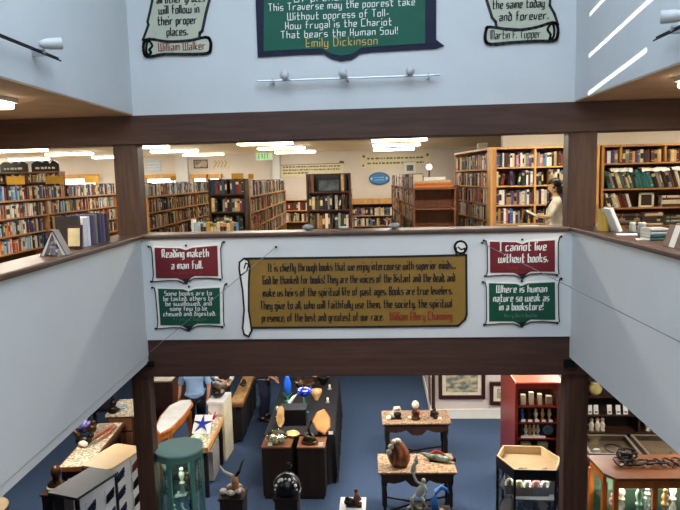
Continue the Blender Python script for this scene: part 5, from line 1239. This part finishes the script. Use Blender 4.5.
q = thing('round_picture', 'round black-rimmed blue picture leaning on the third shelf of the mahogany cabinet', 'picture', (CX1-.21, CY+.1, 1.06)); m = MB(); m.disc(0, .105, .1, -.01, .01, 24); m.build('rim', BLACK, q); m = MB(); m.disc(0.01, .105, .078, -.016, -.008, 20); m.build('print', mat('blue_grey_print', '#5c7f98', .4, var=.4, scale=12), q)

# ---- hexagonal jewellery case
HX = [(1.557, 8.633), (1.706, 8.99), (2.267, 8.957), (2.435, 8.547), (2.266, 8.169), (1.714, 8.193)][::-1]
cx, cy = 1.99, 8.58
t = thing('hexagonal_case', 'hexagonal jewellery case with a beige-lined open tray top by the right column', 'display case', (cx, cy, 0)); hx = [(x-cx, y-cy) for x, y in HX]
def scl(P, s): return [(x*s, y*s) for x, y in P]
def ringwall(P, s0, s1, z0, z1):
    m = MB(); n = len(P); o0, o1 = scl(P, s0), scl(P, s1)
    for i in range(n):
        j = (i+1) % n; m.hexa([(*o0[i], z0), (*o0[j], z0), (*o1[j], z0), (*o1[i], z0), (*o0[i], z1), (*o0[j], z1), (*o1[j], z1), (*o1[i], z1)])
    return m
ringwall(hx, 1.0, .97, .96, 1.10).build('black_band', BLACK, t); ringwall(hx, .97, .91, .97, 1.102).build('tray_rim', mat('pale_wood_rim', '#cbb38a', .5), t)
MB().prism(scl(hx, .95), .955, .985).build('tray_floor', LINING, t)
MB().prism(scl(hx, .97), 0, .3).build('base', BLACK, t); MB().prism(scl(hx, .9), .3, .31).build('case_floor', mat('grey_velvet', '#5c6064', .9), t); MB().prism(scl(hx, .9), .66, .67).build('shelf', mat('smoky_shelf', '#6a7074', .5), t)
for x, y in scl(hx, .955): bx(x-.015, y-.015, .3, x+.015, y+.015, .96).build('corner_post', BLACK, t)
ringwall(hx, .945, .94, .3, .96).build('glass', GLASS, t)
hb = MB().prism(scl(hx, .3), .31, .95).build('core', mat('dark_grey_velvet', '#3a3e42', .9), t)
lamp('case_fill_lamp', 'AREA', (0, -.25, .93), 3.5, (1, .97, .92), (0, 0, 0), (.5, .1), parent=t)  # lamp without a fitting, for a brighter case interior
for k, (x, y) in enumerate([(1.86, 8.45), (2.15, 8.42), (1.88, 8.36)]):
    q = thing('pendant', ['dark pendant lying in the left of the beige tray', 'dark pendant lying in the right of the beige tray', 'small silver pendant near the front of the beige tray'][k], 'jewellery', (x, y, .986), .5*k, 'pendants in the beige tray')
    MB().ball((0, 0, .012), .035, .018, .012, n=10).build('stone', DKBRONZE if k < 2 else CHROME, q); m = MB(); m.tube([(.03, 0, .008), (.06, .03, .006), (.09, .02, .006)], .004, 6); m.build('chain', DKMETAL, q)
R7 = random.Random(2)
jc = [IVORY, mat('olive_beads', '#a8a070', .3, var=.3, scale=30), WHITEP, mat('coral_pink_beads', '#c4746c', .3, var=.2, scale=30), WHITEP, CHROME]
jn = ['ivory', 'olive', 'white', 'pink', 'white', 'silver']
for k in range(6):
    x = cx-.30+.115*k; y = cy-.27; z = .671
    q = thing('necklace', '%s necklace on a stand in the hexagonal case, upper shelf, %s from left' % (jn[k], NUMS[k]), 'jewellery', (x, y+(.06 if k in (0, 5) else 0), z), group='necklaces in the hexagonal case')
    m = MB(); m.hexa([(-.04, 0, 0), (.04, 0, 0), (.04, .05, 0), (-.04, .05, 0), (-.03, .04, .17), (.03, .04, .17), (.03, .055, .17), (-.03, .055, .17)]); m.build('stand', mat('dark_grey_velvet', '#3a3e42', .9), q)
    m = MB(); pts = [(.03*math.sin(a), -.004+.024*(1+math.cos(a))-.006, .095-.055*math.cos(a)) for a in [2*PI*i/14 for i in range(14)]]
    for p in pts: m.ball(p, .012, n=6)
    m.build('beads', jc[k], q); q.scale = (1.45, 1.45, 1.5)
for k in range(3):
    x = cx-.16+.2*k; q = thing('necklace', 'large dark bust display with a white collar in the hexagonal case, %s from the left' % NUMS[k], 'jewellery', (x, cy-.28, .311), group='bust necklaces in the hexagonal case')
    MB().lathe([(.06, 0), (.065, .08), (.08, .16), (.03, .23), (.03, .29)], 14, sy=.6).build('bust', BLACK, q, smooth=True)
    m = MB()
    for i in range(11):
        a = PI*i/10; m.ball((.062*math.cos(a), -.05, .19-.075*math.sin(a)), .013, n=6)
    m.build('beads', MARBLE if k != 2 else CHROME, q)

# ---- flat glass-topped cases and the bookcase behind
def flat_case(label, A, B, D_, h):
    o, w, rz = rect_from(A, B, D_); t = thing('flat_display_case', label, 'display case', (o[0], o[1], 0), rz, 'flat glass-topped cases')
    m = MB(); f = .04
    m.box(0, 0, h-.12, w, f, h).box(0, D_-f, h-.12, w, D_, h).box(0, f, h-.12, f, D_-f, h).box(w-f, f, h-.12, w, D_-f, h); m.build('frame', mat('greyed_wood_frame', '#5c5044', .4, var=.15), t)
    bx(f, f, h-.12, w-f, D_-f, h-.08).build('lining', mat('taupe_lining', '#75644f', .9, var=.08), t); bx(f*.6, f*.6, h-.006, w-f*.6, D_-f*.6, h-.001).build('glass', GLASS, t); bx(.02, .02, 0, w-.02, D_-.02, h-.12).build('body', BLACKW, t)
    return t
flat_case('flat glass-topped case with a white jewel, next to the right column', (2.93, 8.93), (3.66, 8.90), .70, 1.0)
flat_case('flat glass-topped case farther right under the edge of the parapet', (3.73, 8.88), (4.35, 8.86), .74, 1.0)
q = thing('jewel', 'white jewel shown in the flat case beside the right column', 'jewellery', (3.12, 9.2, .921)); MB().ball((0, 0, .018), .05, .035, .018).build('stone', WHITEP, q, smooth=True); MB().lathe([(.06, 0), (.055, .004)], 14).build('mount', CHROME, q)
m = MB()
q = thing('necklace', 'dark chain necklace spread out in the flat case beside the right column', 'jewellery', (3.38, 9.25, .921)); m.tube([(.12*math.cos(a*PI/7), .16*math.sin(a*PI/7), .012) for a in range(14)], .008, 6, closed=True); m.build('chain', DKMETAL, q); MB().ball((0, -.18, .015), .025).build('stone', DKBRONZE, q)
c = bookcase('dark shelves of pale figures and cards behind the flat cases at the right', (3.30, 10.45), (4.75, 10.45), 1.95, .3, [1.6, 1.3, .98, .68], DARKW, BLACKW, divs=(.92,), z=0, name='display_shelf')
for r, (z, xs) in enumerate([(1.3, [.12]), (.98, [.1, .2, .42, .56, .68, 1.05, 1.2]), (.68, [.08, .18, .28, .36, 1.1, 1.25])]):
    for k, x in enumerate(xs):
        if r == 0:
            q = thing('vase', 'squat yellowish vase on the upper shelf behind the right column', 'vase', (3.30+.22, 10.55, z+.001)); MB().lathe([(.05, 0), (.1, .05), (.12, .12), (.07, .19), (.08, .22)], 16).build('body', mat('yellow_glaze', '#c8b878', .3, var=.2), q, smooth=True); MB().lathe([(.082, .215), (.086, .225), (.07, .228)], 16).build('rim', IVORY, q)
        elif r == 1:
            q = thing('greeting_card', 'white card standing on the middle shelf behind the flat cases, %s from the left' % NUMS[k], 'card', (3.30+x, 10.5, z+.001), group='white cards behind the flat cases'); m = MB(); m.hexa([(0, 0, 0), (.075, 0, 0), (.075, .006, 0), (0, .006, 0), (0, .03, .15), (.075, .03, .15), (.075, .036, .15), (0, .036, .15)]); m.build('card', WHITEP, q); bx(.015, -.002, .03, .06, .004, .05).build('print', JEWR, q)
        else:
            q = thing('figurine', 'pale figurine on the lower shelf behind the flat cases, %s from the left' % NUMS[k], 'figurine', (3.30+x, 10.55, z+.001), group='pale figurines behind the flat cases'); MB().lathe([(.045, 0), (.03, .03), (.045, .1), (.02, .16)], 10).build('body', IVORY, q, smooth=True); MB().ball((0, 0, .19), .032, n=8).build('head', IVORY, q, smooth=True)
# ---- orange oak glass cabinet
t = thing('glass_cabinet', 'orange oak cabinet with lit glass doors at the lower right', 'cabinet', (2.735, 7.575, 0), .02); w, D_, h = 1.6, .62, 1.3
top = [(-.03, .12), (.07, -.025), (w+.03, -.025), (w+.03, D_+.02), (-.06, D_+.02)]
MB().prism(top, h-.035, h).build('top_panel', mat('orange_top', '#7c4a28', .4, var=.15, scale=4), t)
m = MB(); m.box(.05, 0, h-.14, w, .04, h-.035); m.box(-.03, .14, h-.14, .01, D_, h-.035); m.build('cornice', ORANGEW, t)
for x in (.05, .52, 1.0, w-.06): bx(x, 0, .12, x+.06, .04, h-.14).build('stile', ORANGEW, t)
for (x, y) in ((-.03, .14), (-.05, D_-.06)): bx(x, y, .12, x+.06, y+.06, h-.14).build('stile', ORANGEW, t)
bx(-.03, .0, 0, w, D_, .12).build('plinth', ORANGEW, t); bx(0, D_-.03, .12, w, D_-.01, h-.14).build('back_panel', mat('dark_green_back', '#44604f', .5), t); bx(w-.03, .04, .12, w, D_, h-.14).build('side_panel', ORANGEW, t)
for z in (.5, .84): bx(.02, .06, z, w-.04, D_-.04, z+.012).build('shelf', glass('shelf_glass', '#c4dcd0', .25), t)
for k, x in enumerate((.11, .58, 1.06)):
    d_ = bx(x, .012, .14, x+(.41 if k < 2 else .48), .018, h-.15).build('door', GLASS, t); MB().ball((x+.03, .0, .7), .014).build('knob', CHROME, d_)
bx(-.025, .21, .14, -.02, D_-.07, h-.15).build('side_glass', GLASS, t)
for x in (.3, .8, 1.3):
    bx(x-.12, .3, h-.16, x+.12, .36, h-.145).build('light_strip', mat('cabinet_light', '#fff4e0', .5, emit='#fff0d8', es=6), t)
    lamp('cabinet_lamp', 'AREA', (x, .3, h-.17), 6.0, (1, .9, .75), (0, 0, 0), (.25, .08), parent=t)
gi = 0
for z in (.853, .513, .121):
    for k in range(9):
        x = .12+.16*k; y = .2+.14*(k % 2); mm = [mat('pink_crystal', '#e0b8c4', .15, spec=.8), IVORY, mat('mint_glaze', '#7fb09a', .25), CHROME, AGATE, MARBLE][(k+gi) % 6]; nm = ['pink crystal', 'ivory', 'mint green', 'silver', 'amber', 'white'][(k+gi) % 6]
        wp = t.matrix_basis if False else Matrix.Translation(t.location) @ t.rotation_euler.to_matrix().to_4x4()
        q = thing('figurine', '%s figurine in the orange oak cabinet, %s shelf, %s from the left' % (nm, ['upper', 'middle', 'bottom'][gi], NUMS[k]), 'figurine', wp @ Vector((x, y, z)), group='figurines in the orange oak cabinet')
        hh = .1+.05*((k*7+gi) % 3)
        MB().lathe([(.045, 0), (.04, .015), (.018, .03), (.045, hh*.5), (.04, hh*.75), (.015, hh)], 12).build('body', mm, q, smooth=True); MB().ball((0, 0, hh+.02), .03, n=10).build('head', mm, q, smooth=True)
    gi += 1
m = MB(); R8 = random.Random(12)
q = thing('wire_sculpture', 'tangled dark wire and leaf ornament lying on the orange oak cabinet', 'sculpture', (3.2, 7.95, 1.301))
for k in range(9):
    x = -.22+.12*k; m.tube([(x+.1*math.cos(a*.55+k)*(1-.04*a), -.03+.09*math.sin(a*.55+k), .015+.05*abs(math.sin(a*.4+k))) for a in range(15)], [.011]*11+[.009, .007, .005, .003], 6)
m.build('wire', DKMETAL, q, smooth=True)
m = MB()
for k in range(10): m.ball((-.2+.09*k, -.03+R8.uniform(-.06, .06), .05), .035, .02, .012, n=8)
m.build('leaves', DKBRONZE, q, smooth=True)
m = MB()
for k in range(4): m.ball((-.22+.26*k, -.1, .03), .03, .025, .02, n=8)
m.build('pale_leaf', IVORY, q, smooth=True)
t = thing('wire_basket', 'dark round wire basket behind the leaf ornament on the orange oak cabinet', 'basket', (3.12, 8.08, 1.301)); m = MB()
for z, r in ((.01, .1), (.06, .13), (.11, .12)): m.tube([(r*math.cos(a*PI/8), r*math.sin(a*PI/8)*.7, z) for a in range(16)], .01, 6, closed=True)
for a in range(8): m.tube([(.1*math.cos(a*PI/4), .07*math.sin(a*PI/4), .01), (.13*math.cos(a*PI/4), .09*math.sin(a*PI/4), .06), (.12*math.cos(a*PI/4), .084*math.sin(a*PI/4), .11)], .008, 6)
m.build('wires', DKMETAL, t); MB().ball((0, 0, .06), .08, .06, .045).build('filling', DKBRONZE, t)

# ================================================================== PEOPLE
SKIN = mat('skin', '#b98568', .5, var=.05, scale=10); SKINP = mat('warm_skin', '#c09a72', .5, var=.05, scale=10)
HAIRB = mat('black_hair', '#15110f', .35, var=.3, scale=30, stretch=(6, 6, 1)); HAIRBR = mat('brown_hair', '#4a3424', .4, var=.3, scale=30, stretch=(6, 6, 1))
def skin_geo(V, E, Rr, root=0, sub=2):
    me = bpy.data.meshes.new('tmp'); me.from_pydata([Vector(v) for v in V], E, []); o = bpy.data.objects.new('tmp', me); COL.objects.link(o)
    o.modifiers.new('skin', 'SKIN').use_smooth_shade = True
    sv = me.skin_vertices[0].data
    for i, r in enumerate(Rr): sv[i].radius = (r, r) if not isinstance(r, tuple) else r; sv[i].use_root = (i == root)
    s = o.modifiers.new('sub', 'SUBSURF'); s.levels = sub; s.render_levels = sub
    dg = bpy.context.evaluated_depsgraph_get(); ev = o.evaluated_get(dg); m2 = ev.to_mesh(); bm = bmesh.new(); bm.from_mesh(m2); ev.to_mesh_clear()
    bpy.data.objects.remove(o); bpy.data.meshes.remove(me); return bm
def merge(bms):
    out = bmesh.new()
    for b in bms:
        me = bpy.data.meshes.new('t'); b.to_mesh(me); b.free(); out.from_mesh(me); bpy.data.meshes.remove(me)
    return out
def remeshed(bm, vox, name, m, parent):
    me = bpy.data.meshes.new(name); bm.to_mesh(me); bm.free(); o = bpy.data.objects.new(name, me); COL.objects.link(o)
    r = o.modifiers.new('remesh', 'REMESH'); r.mode = 'VOXEL'; r.voxel_size = vox; r.use_smooth_shade = True
    sm = o.modifiers.new('smooth', 'SMOOTH'); sm.factor = .5; sm.iterations = 3
    dg = bpy.context.evaluated_depsgraph_get(); me2 = bpy.data.meshes.new_from_object(o.evaluated_get(dg)); me2.name = name
    bpy.data.objects.remove(o); bpy.data.meshes.remove(me); me2.materials.append(m)
    for p in me2.polygons: p.use_smooth = True
    o = bpy.data.objects.new(name, me2); COL.objects.link(o); o.parent = parent; return o
def limb_chain(pts, rad, sub=2): return skin_geo(pts, [(i, i+1) for i in range(len(pts)-1)], rad, 0, sub)
def hand(wrist, d, side, palm_n, sc=1.0):
    # palm plus four unequal fingers and a thumb, slightly curled towards palm_n
    w = Vector(wrist); d = Vector(d).normalized(); n = Vector(palm_n).normalized(); s = d.cross(n).normalized()*side
    out = [limb_chain([w-d*.02, w+d*.03*sc, w+d*.085*sc], [(.024*sc, .017*sc), (.036*sc, .016*sc), (.038*sc, .014*sc)], 1)]
    for k, (off, L) in enumerate([(-.028, .062), (-.009, .075), (.01, .072), (.028, .056)]):
        b = w+d*.075*sc+s*off*sc; out.append(limb_chain([b, b+d*L*.45*sc+n*.004, b+d*L*.8*sc+n*.016*sc, b+d*L*sc+n*.032*sc], [.0095*sc, .009*sc, .0085*sc, .007*sc], 1))
    b = w+d*.025*sc-s*.026*sc; out.append(limb_chain([b, b+d*.03*sc-s*.022*sc+n*.006, b+d*.062*sc-s*.026*sc+n*.018*sc], [.012*sc, .0105*sc, .008*sc], 1))
    return out
def head_geo(c, yaw=0, nod=0, k=1.0):
    # egg-shaped skull with jaw, brow, nose, ears
    M = Matrix.Translation(c) @ Matrix.Rotation(yaw, 4, 'Z') @ Matrix.Rotation(nod, 4, 'X')
    m = MB(); rings = []; n = 20
    for (z, rx, ry, oy) in [(-.115, .02, .02, -.055), (-.105, .04, .045, -.045), (-.08, .052, .07, -.025), (-.04, .064, .088, -.008), (0, .071, .094, 0), (.04, .074, .097, .004), (.075, .068, .088, .008), (.1, .045, .06, .01), (.113, .015, .02, .01)]:
        rings.append([M @ Vector((rx*k*math.cos(2*PI*i/n), (oy+ry*math.sin(2*PI*i/n))*k, z*k)) for i in range(n)])
    m.loft(rings)
    m.tube([M @ Vector(q) for q in ((0, -.09*k, .012*k), (0, -.108*k, -.022*k), (0, -.098*k, -.036*k))], [.009, .015, .012], 8)
    for s in (-1, 1): m.ball((s*.074*k, .008*k, -.012*k), .012*k, .022*k, .032*k, 10, M=M)
    m.ball((0, -.086*k, -.066*k), .024*k, .012*k, .008*k, 10, M=M)
    for s in (-1, 1): m.ball((s*.03*k, -.082*k, .026*k), .022*k, .012*k, .008*k, 8, M=M)
    return m.bm, M
def person(label, loc, rz, H, arms, skin, shirt, trousers, hair, head_yaw=0, nod=0, sleeve=1, belly=0, hairstyle='short', lean=0.0, shirt_z=.90):
    k = H/1.72
    t = thing('person', label, 'person', loc, rz); S_ = lambda v: (v[0]*k, (v[1]-lean*max(0, v[2]-.95))*k, v[2]*k)
    V = [(0, 0, .95), (0, -.005, 1.12), (0, -.0, 1.28), (0, .01, 1.42), (0, .0, 1.5), (0, -.01, 1.56)]; Rr = [(.155, .11), (.14, .10+belly), (.16, .112+belly*.4), (.12, .08), (.05, .05), (.05, .05)]
    E = [(0, 1), (1, 2), (2, 3), (3, 4), (4, 5)]
    bms = []
    for s in (-1, 1):
        i = len(V); V += [(s*.09, 0, .9), (s*.1, -.01, .7), (s*.1, -.02, .5), (s*.1, .015, .28), (s*.1, .03, .08), (s*.11, -.05, .035), (s*.115, -.14, .025)]; Rr += [.09, .083, .06, .055, .037, .035, .028]
        E += [(0, i)]+[(i+q, i+q+1) for q in range(6)]
        el, wr, hd, pn = arms[0 if s < 0 else 1]
        j = len(V); V += [(s*.165, .01, 1.41), tuple(Vector((s*.19, .01, 1.37))), el, tuple((Vector(el)+Vector(wr))/2), wr]; Rr += [.055, .055, .042, .038, .026]
        E += [(3, j)]+[(j+q, j+q+1) for q in range(4)]
        bms += hand(S_(wr), hd, s, pn, k)
    bms.append(skin_geo([S_(v) for v in V], E, [tuple(x*k for x in r) if isinstance(r, tuple) else r*k for r in Rr], 0, 2))
    hc = Vector(S_((0, -.025, 1.655))); hb, HM = head_geo(hc, head_yaw, nod, k); bms.append(hb)
    remeshed(merge(bms), .0085, 'body', skin, t)
    # trousers
    tv = [(0, 0, .97)]; tr = [(.17, .125)]; te = []
    for s in (-1, 1):
        i = len(tv); tv += [(s*.09, 0, .88), (s*.1, -.01, .7), (s*.1, -.02, .5), (s*.1, .015, .28), (s*.1, .025, .1)]; tr += [.105, .098, .08, .075, .07]; te += [(0, i)]+[(i+q, i+q+1) for q in range(4)]
    remeshed(skin_geo([S_(v) for v in tv], te, [tuple(x*k for x in r) if isinstance(r, tuple) else r*k for r in tr], 0, 2), .012, 'trousers', trousers, t)
    # shirt with sleeves
    V2 = [(0, 0, shirt_z), (0, 0, max(1.0, shirt_z+.06)), (0, -.005, 1.12), (0, 0, 1.28), (0, .01, 1.42), (0, .005, 1.475)]; R2 = [(.185, .145), (.18, .138+belly), (.165, .126+belly), (.178, .13+belly*.5), (.135, .095), (.066, .062)]; E2 = [(q, q+1) for q in range(5)]
    for s in (-1, 1):
        el, wr, hd, pn = arms[0 if s < 0 else 1]; j = len(V2); e = Vector(el); wv = Vector(wr); en = e+(wv-e)*(.85 if sleeve > 1 else .02)
        sh = Vector((s*.19, .01, 1.37))
        V2 += [(s*.165, .01, 1.405), tuple(sh), tuple(sh+(e-sh)*.8), tuple(en)]; R2 += [.07, .072, .062, .05 if sleeve > 1 else .062]; E2 += [(4, j), (j, j+1), (j+1, j+2), (j+2, j+3)]
    remeshed(skin_geo([S_(v) for v in V2], E2, [tuple(x*k for x in r) if isinstance(r, tuple) else r*k for r in R2], 2, 2), .01, 'shirt', shirt, t)
    # hair cap, eyes, mouth
    m = MB()
    L_ = 1.16 if hairstyle == 'long' else 1
    m.ball((0, .022*k*L_, .03*k), .083*k*L_, .103*k*L_, .093*k*L_, 18, M=HM)
    if hairstyle == 'long':
        m.loft([[HM @ Vector((rx*k*math.cos(2*PI*i/16), (oy+ry*math.sin(2*PI*i/16))*k, z*k)) for i in range(16)] for (z, rx, ry, oy) in [(-.16, .05, .03, .07), (-.1, .075, .05, .062), (-.02, .086, .07, .045), (.05, .085, .085, .03)]])
    bmesh.ops.delete(m.bm, geom=[v for v in m.bm.verts if (HM.inverted() @ v.co).y < -.05*k and (HM.inverted() @ v.co).z < .052*k], context='VERTS')
    ho = m.build('hair', hair, t, smooth=True); so = ho.modifiers.new('thickness', 'SOLIDIFY'); so.thickness = .008
    m = MB()
    for s in (-1, 1): m.ball((s*.03*k, -.084*k, .008*k), .012*k, .008*k, .007*k, 10, M=HM)
    m.build('eyes', mat('eye_white', '#d8d4cc', .3), t, smooth=True)
    m = MB()
    for s in (-1, 1): m.ball((s*.03*k, -.091*k, .008*k), .006*k, .004*k, .006*k, 8, M=HM)
    m.build('irises', mat('dark_iris', '#1c1410', .2), t)
    m = MB(); m.ball((0, -.096*k, -.066*k), .022*k, .005*k, .005*k, 10, M=HM); m.build('lips', mat('lips', '#8a4a40', .4), t, smooth=True)
    for s in (-1, 1):
        m = MB(); p = [S_((s*.1, .05, .04)), S_((s*.105, -.04, .045)), S_((s*.115, -.17, .03))]; m.tube(p, [.045*k, .05*k, .036*k], 12); m.build('shoe', mat('dark_shoe_leather', '#1a1614', .4), t, smooth=True)
    return t, HM, k, S_
def arm(el, wr, hd, pn): return (el, wr, hd, pn)
DN = (0, -.25, -1)
LBLUE = mat('light_blue_shirt', '#8fb0d8', .8, var=.08, scale=8); NAVYC = mat('navy_cloth', '#1b2238', .85, var=.15, scale=20); DKTR = mat('dark_trousers', '#15161c', .85, var=.15, scale=20)
# browsing woman upstairs, body turned left towards the shelf, reading
PAT = mat('patterned_grey_top', '#c9c4b4', .85, var=.3, scale=14, col2='#dcd8cc')
P = atY(556.5, 188, 9.75)
t, HM, k, S_ = person('black-haired person in a pale top with a dark shoulder strap, reading by the tall bookcase', (2.64, 9.85, ZU), -1.7, 1.50,
    [arm((-.22, -.1, 1.14), (-.08, -.3, 1.16), (.5, -.7, .2), (0, .2, 1)), arm((.22, -.1, 1.14), (.08, -.3, 1.14), (-.5, -.7, .2), (0, .2, 1))], SKINP, PAT, mat('patterned_skirt_cloth', '#6a5a58', .85, var=.6, scale=26), HAIRB, head_yaw=.1, nod=.3, sleeve=1, hairstyle='long', shirt_z=.93)
m = MB(); m.tube([S_(q) for q in ((-.19, -.02, 1.0), (-.13, -.16, 1.12), (-.02, -.16, 1.28), (.09, -.08, 1.42), (.1, .02, 1.455), (.06, .11, 1.4), (-.06, .16, 1.25), (-.17, .1, 1.05))], .014, 8); m.build('bag_strap', BLACK, t, smooth=True)
loc = Matrix.Translation(t.location) @ t.rotation_euler.to_matrix().to_4x4()
bk = thing('open_book', 'small dark open book held by the black-haired person', 'book', loc @ Vector(S_((0, -.40, 1.2))), -1.55)
for s in (-1, 1):
    M = Matrix.Rotation(-.5, 4, 'X') @ Matrix.Rotation(s*.25, 4, 'Y')
    mm = MB(); mm.box(min(0, s*.11), -.09, -.006, max(0, s*.11), .09, 0, M); mm.build('cover', mat('dark_red_cover', '#3a1a1e', .5), bk); mm = MB(); mm.box(min(0, s*.105), -.085, 0.0005, max(0, s*.105), .085, .012, M); mm.build('page_block', WHITEP, bk)
# man in light blue shirt downstairs, standing facing the viewer
person('person in a light blue short-sleeved shirt and dark trousers behind the marble-topped table', (-3.58, 11.62, 0), .12, 1.76,
    [arm((-.27, .03, 1.12), (-.29, -.06, .88), DN, (1, 0, 0)), arm((.26, .03, 1.12), (.24, -.08, .88), DN, (-1, 0, 0))], SKIN, LBLUE, DKTR, HAIRBR, belly=.03, shirt_z=.74)
# two people partly hidden behind the white pedestal and tan table
t, HM, k, S_ = person('person in a white long-sleeved shirt and dark vest behind the white pedestal', (-3.25, 12.3, 0), .5, 1.72,
    [arm((-.24, -.08, 1.14), (-.1, -.3, 1.12), (.6, -.6, -.1), (0, .2, -1)), arm((.25, -.06, 1.13), (.12, -.28, 1.04), (-.5, -.7, -.1), (0, .2, -1))], SKIN, mat('white_cotton', '#d9dde0', .85, var=.04), DKTR, HAIRBR, sleeve=2)
vv = [(0, 0, .93), (0, -.005, 1.1), (0, 0, 1.26), (0, .01, 1.38)]; vb = skin_geo([S_(v) for v in vv], [(0, 1), (1, 2), (2, 3)], [(.19*k, .148*k), (.178*k, .138*k), (.186*k, .14*k), (.12*k, .11*k)], 0, 2); remeshed(vb, .011, 'vest', mat('dark_vest', '#2a1c20', .85, var=.3, scale=20), t)
person('person in navy clothes standing at the far side of the long tan-topped table', (-2.46, 12.75, 0), 1.35, 1.7,
    [arm((-.24, -.08, 1.14), (-.2, -.3, 1.0), (0, -.8, -.5), (0, .3, -1)), arm((.25, -.04, 1.12), (.25, -.16, .9), (0, -.3, -1), (-1, 0, 0))], SKIN, NAVYC, NAVYC, HAIRBR, sleeve=1)
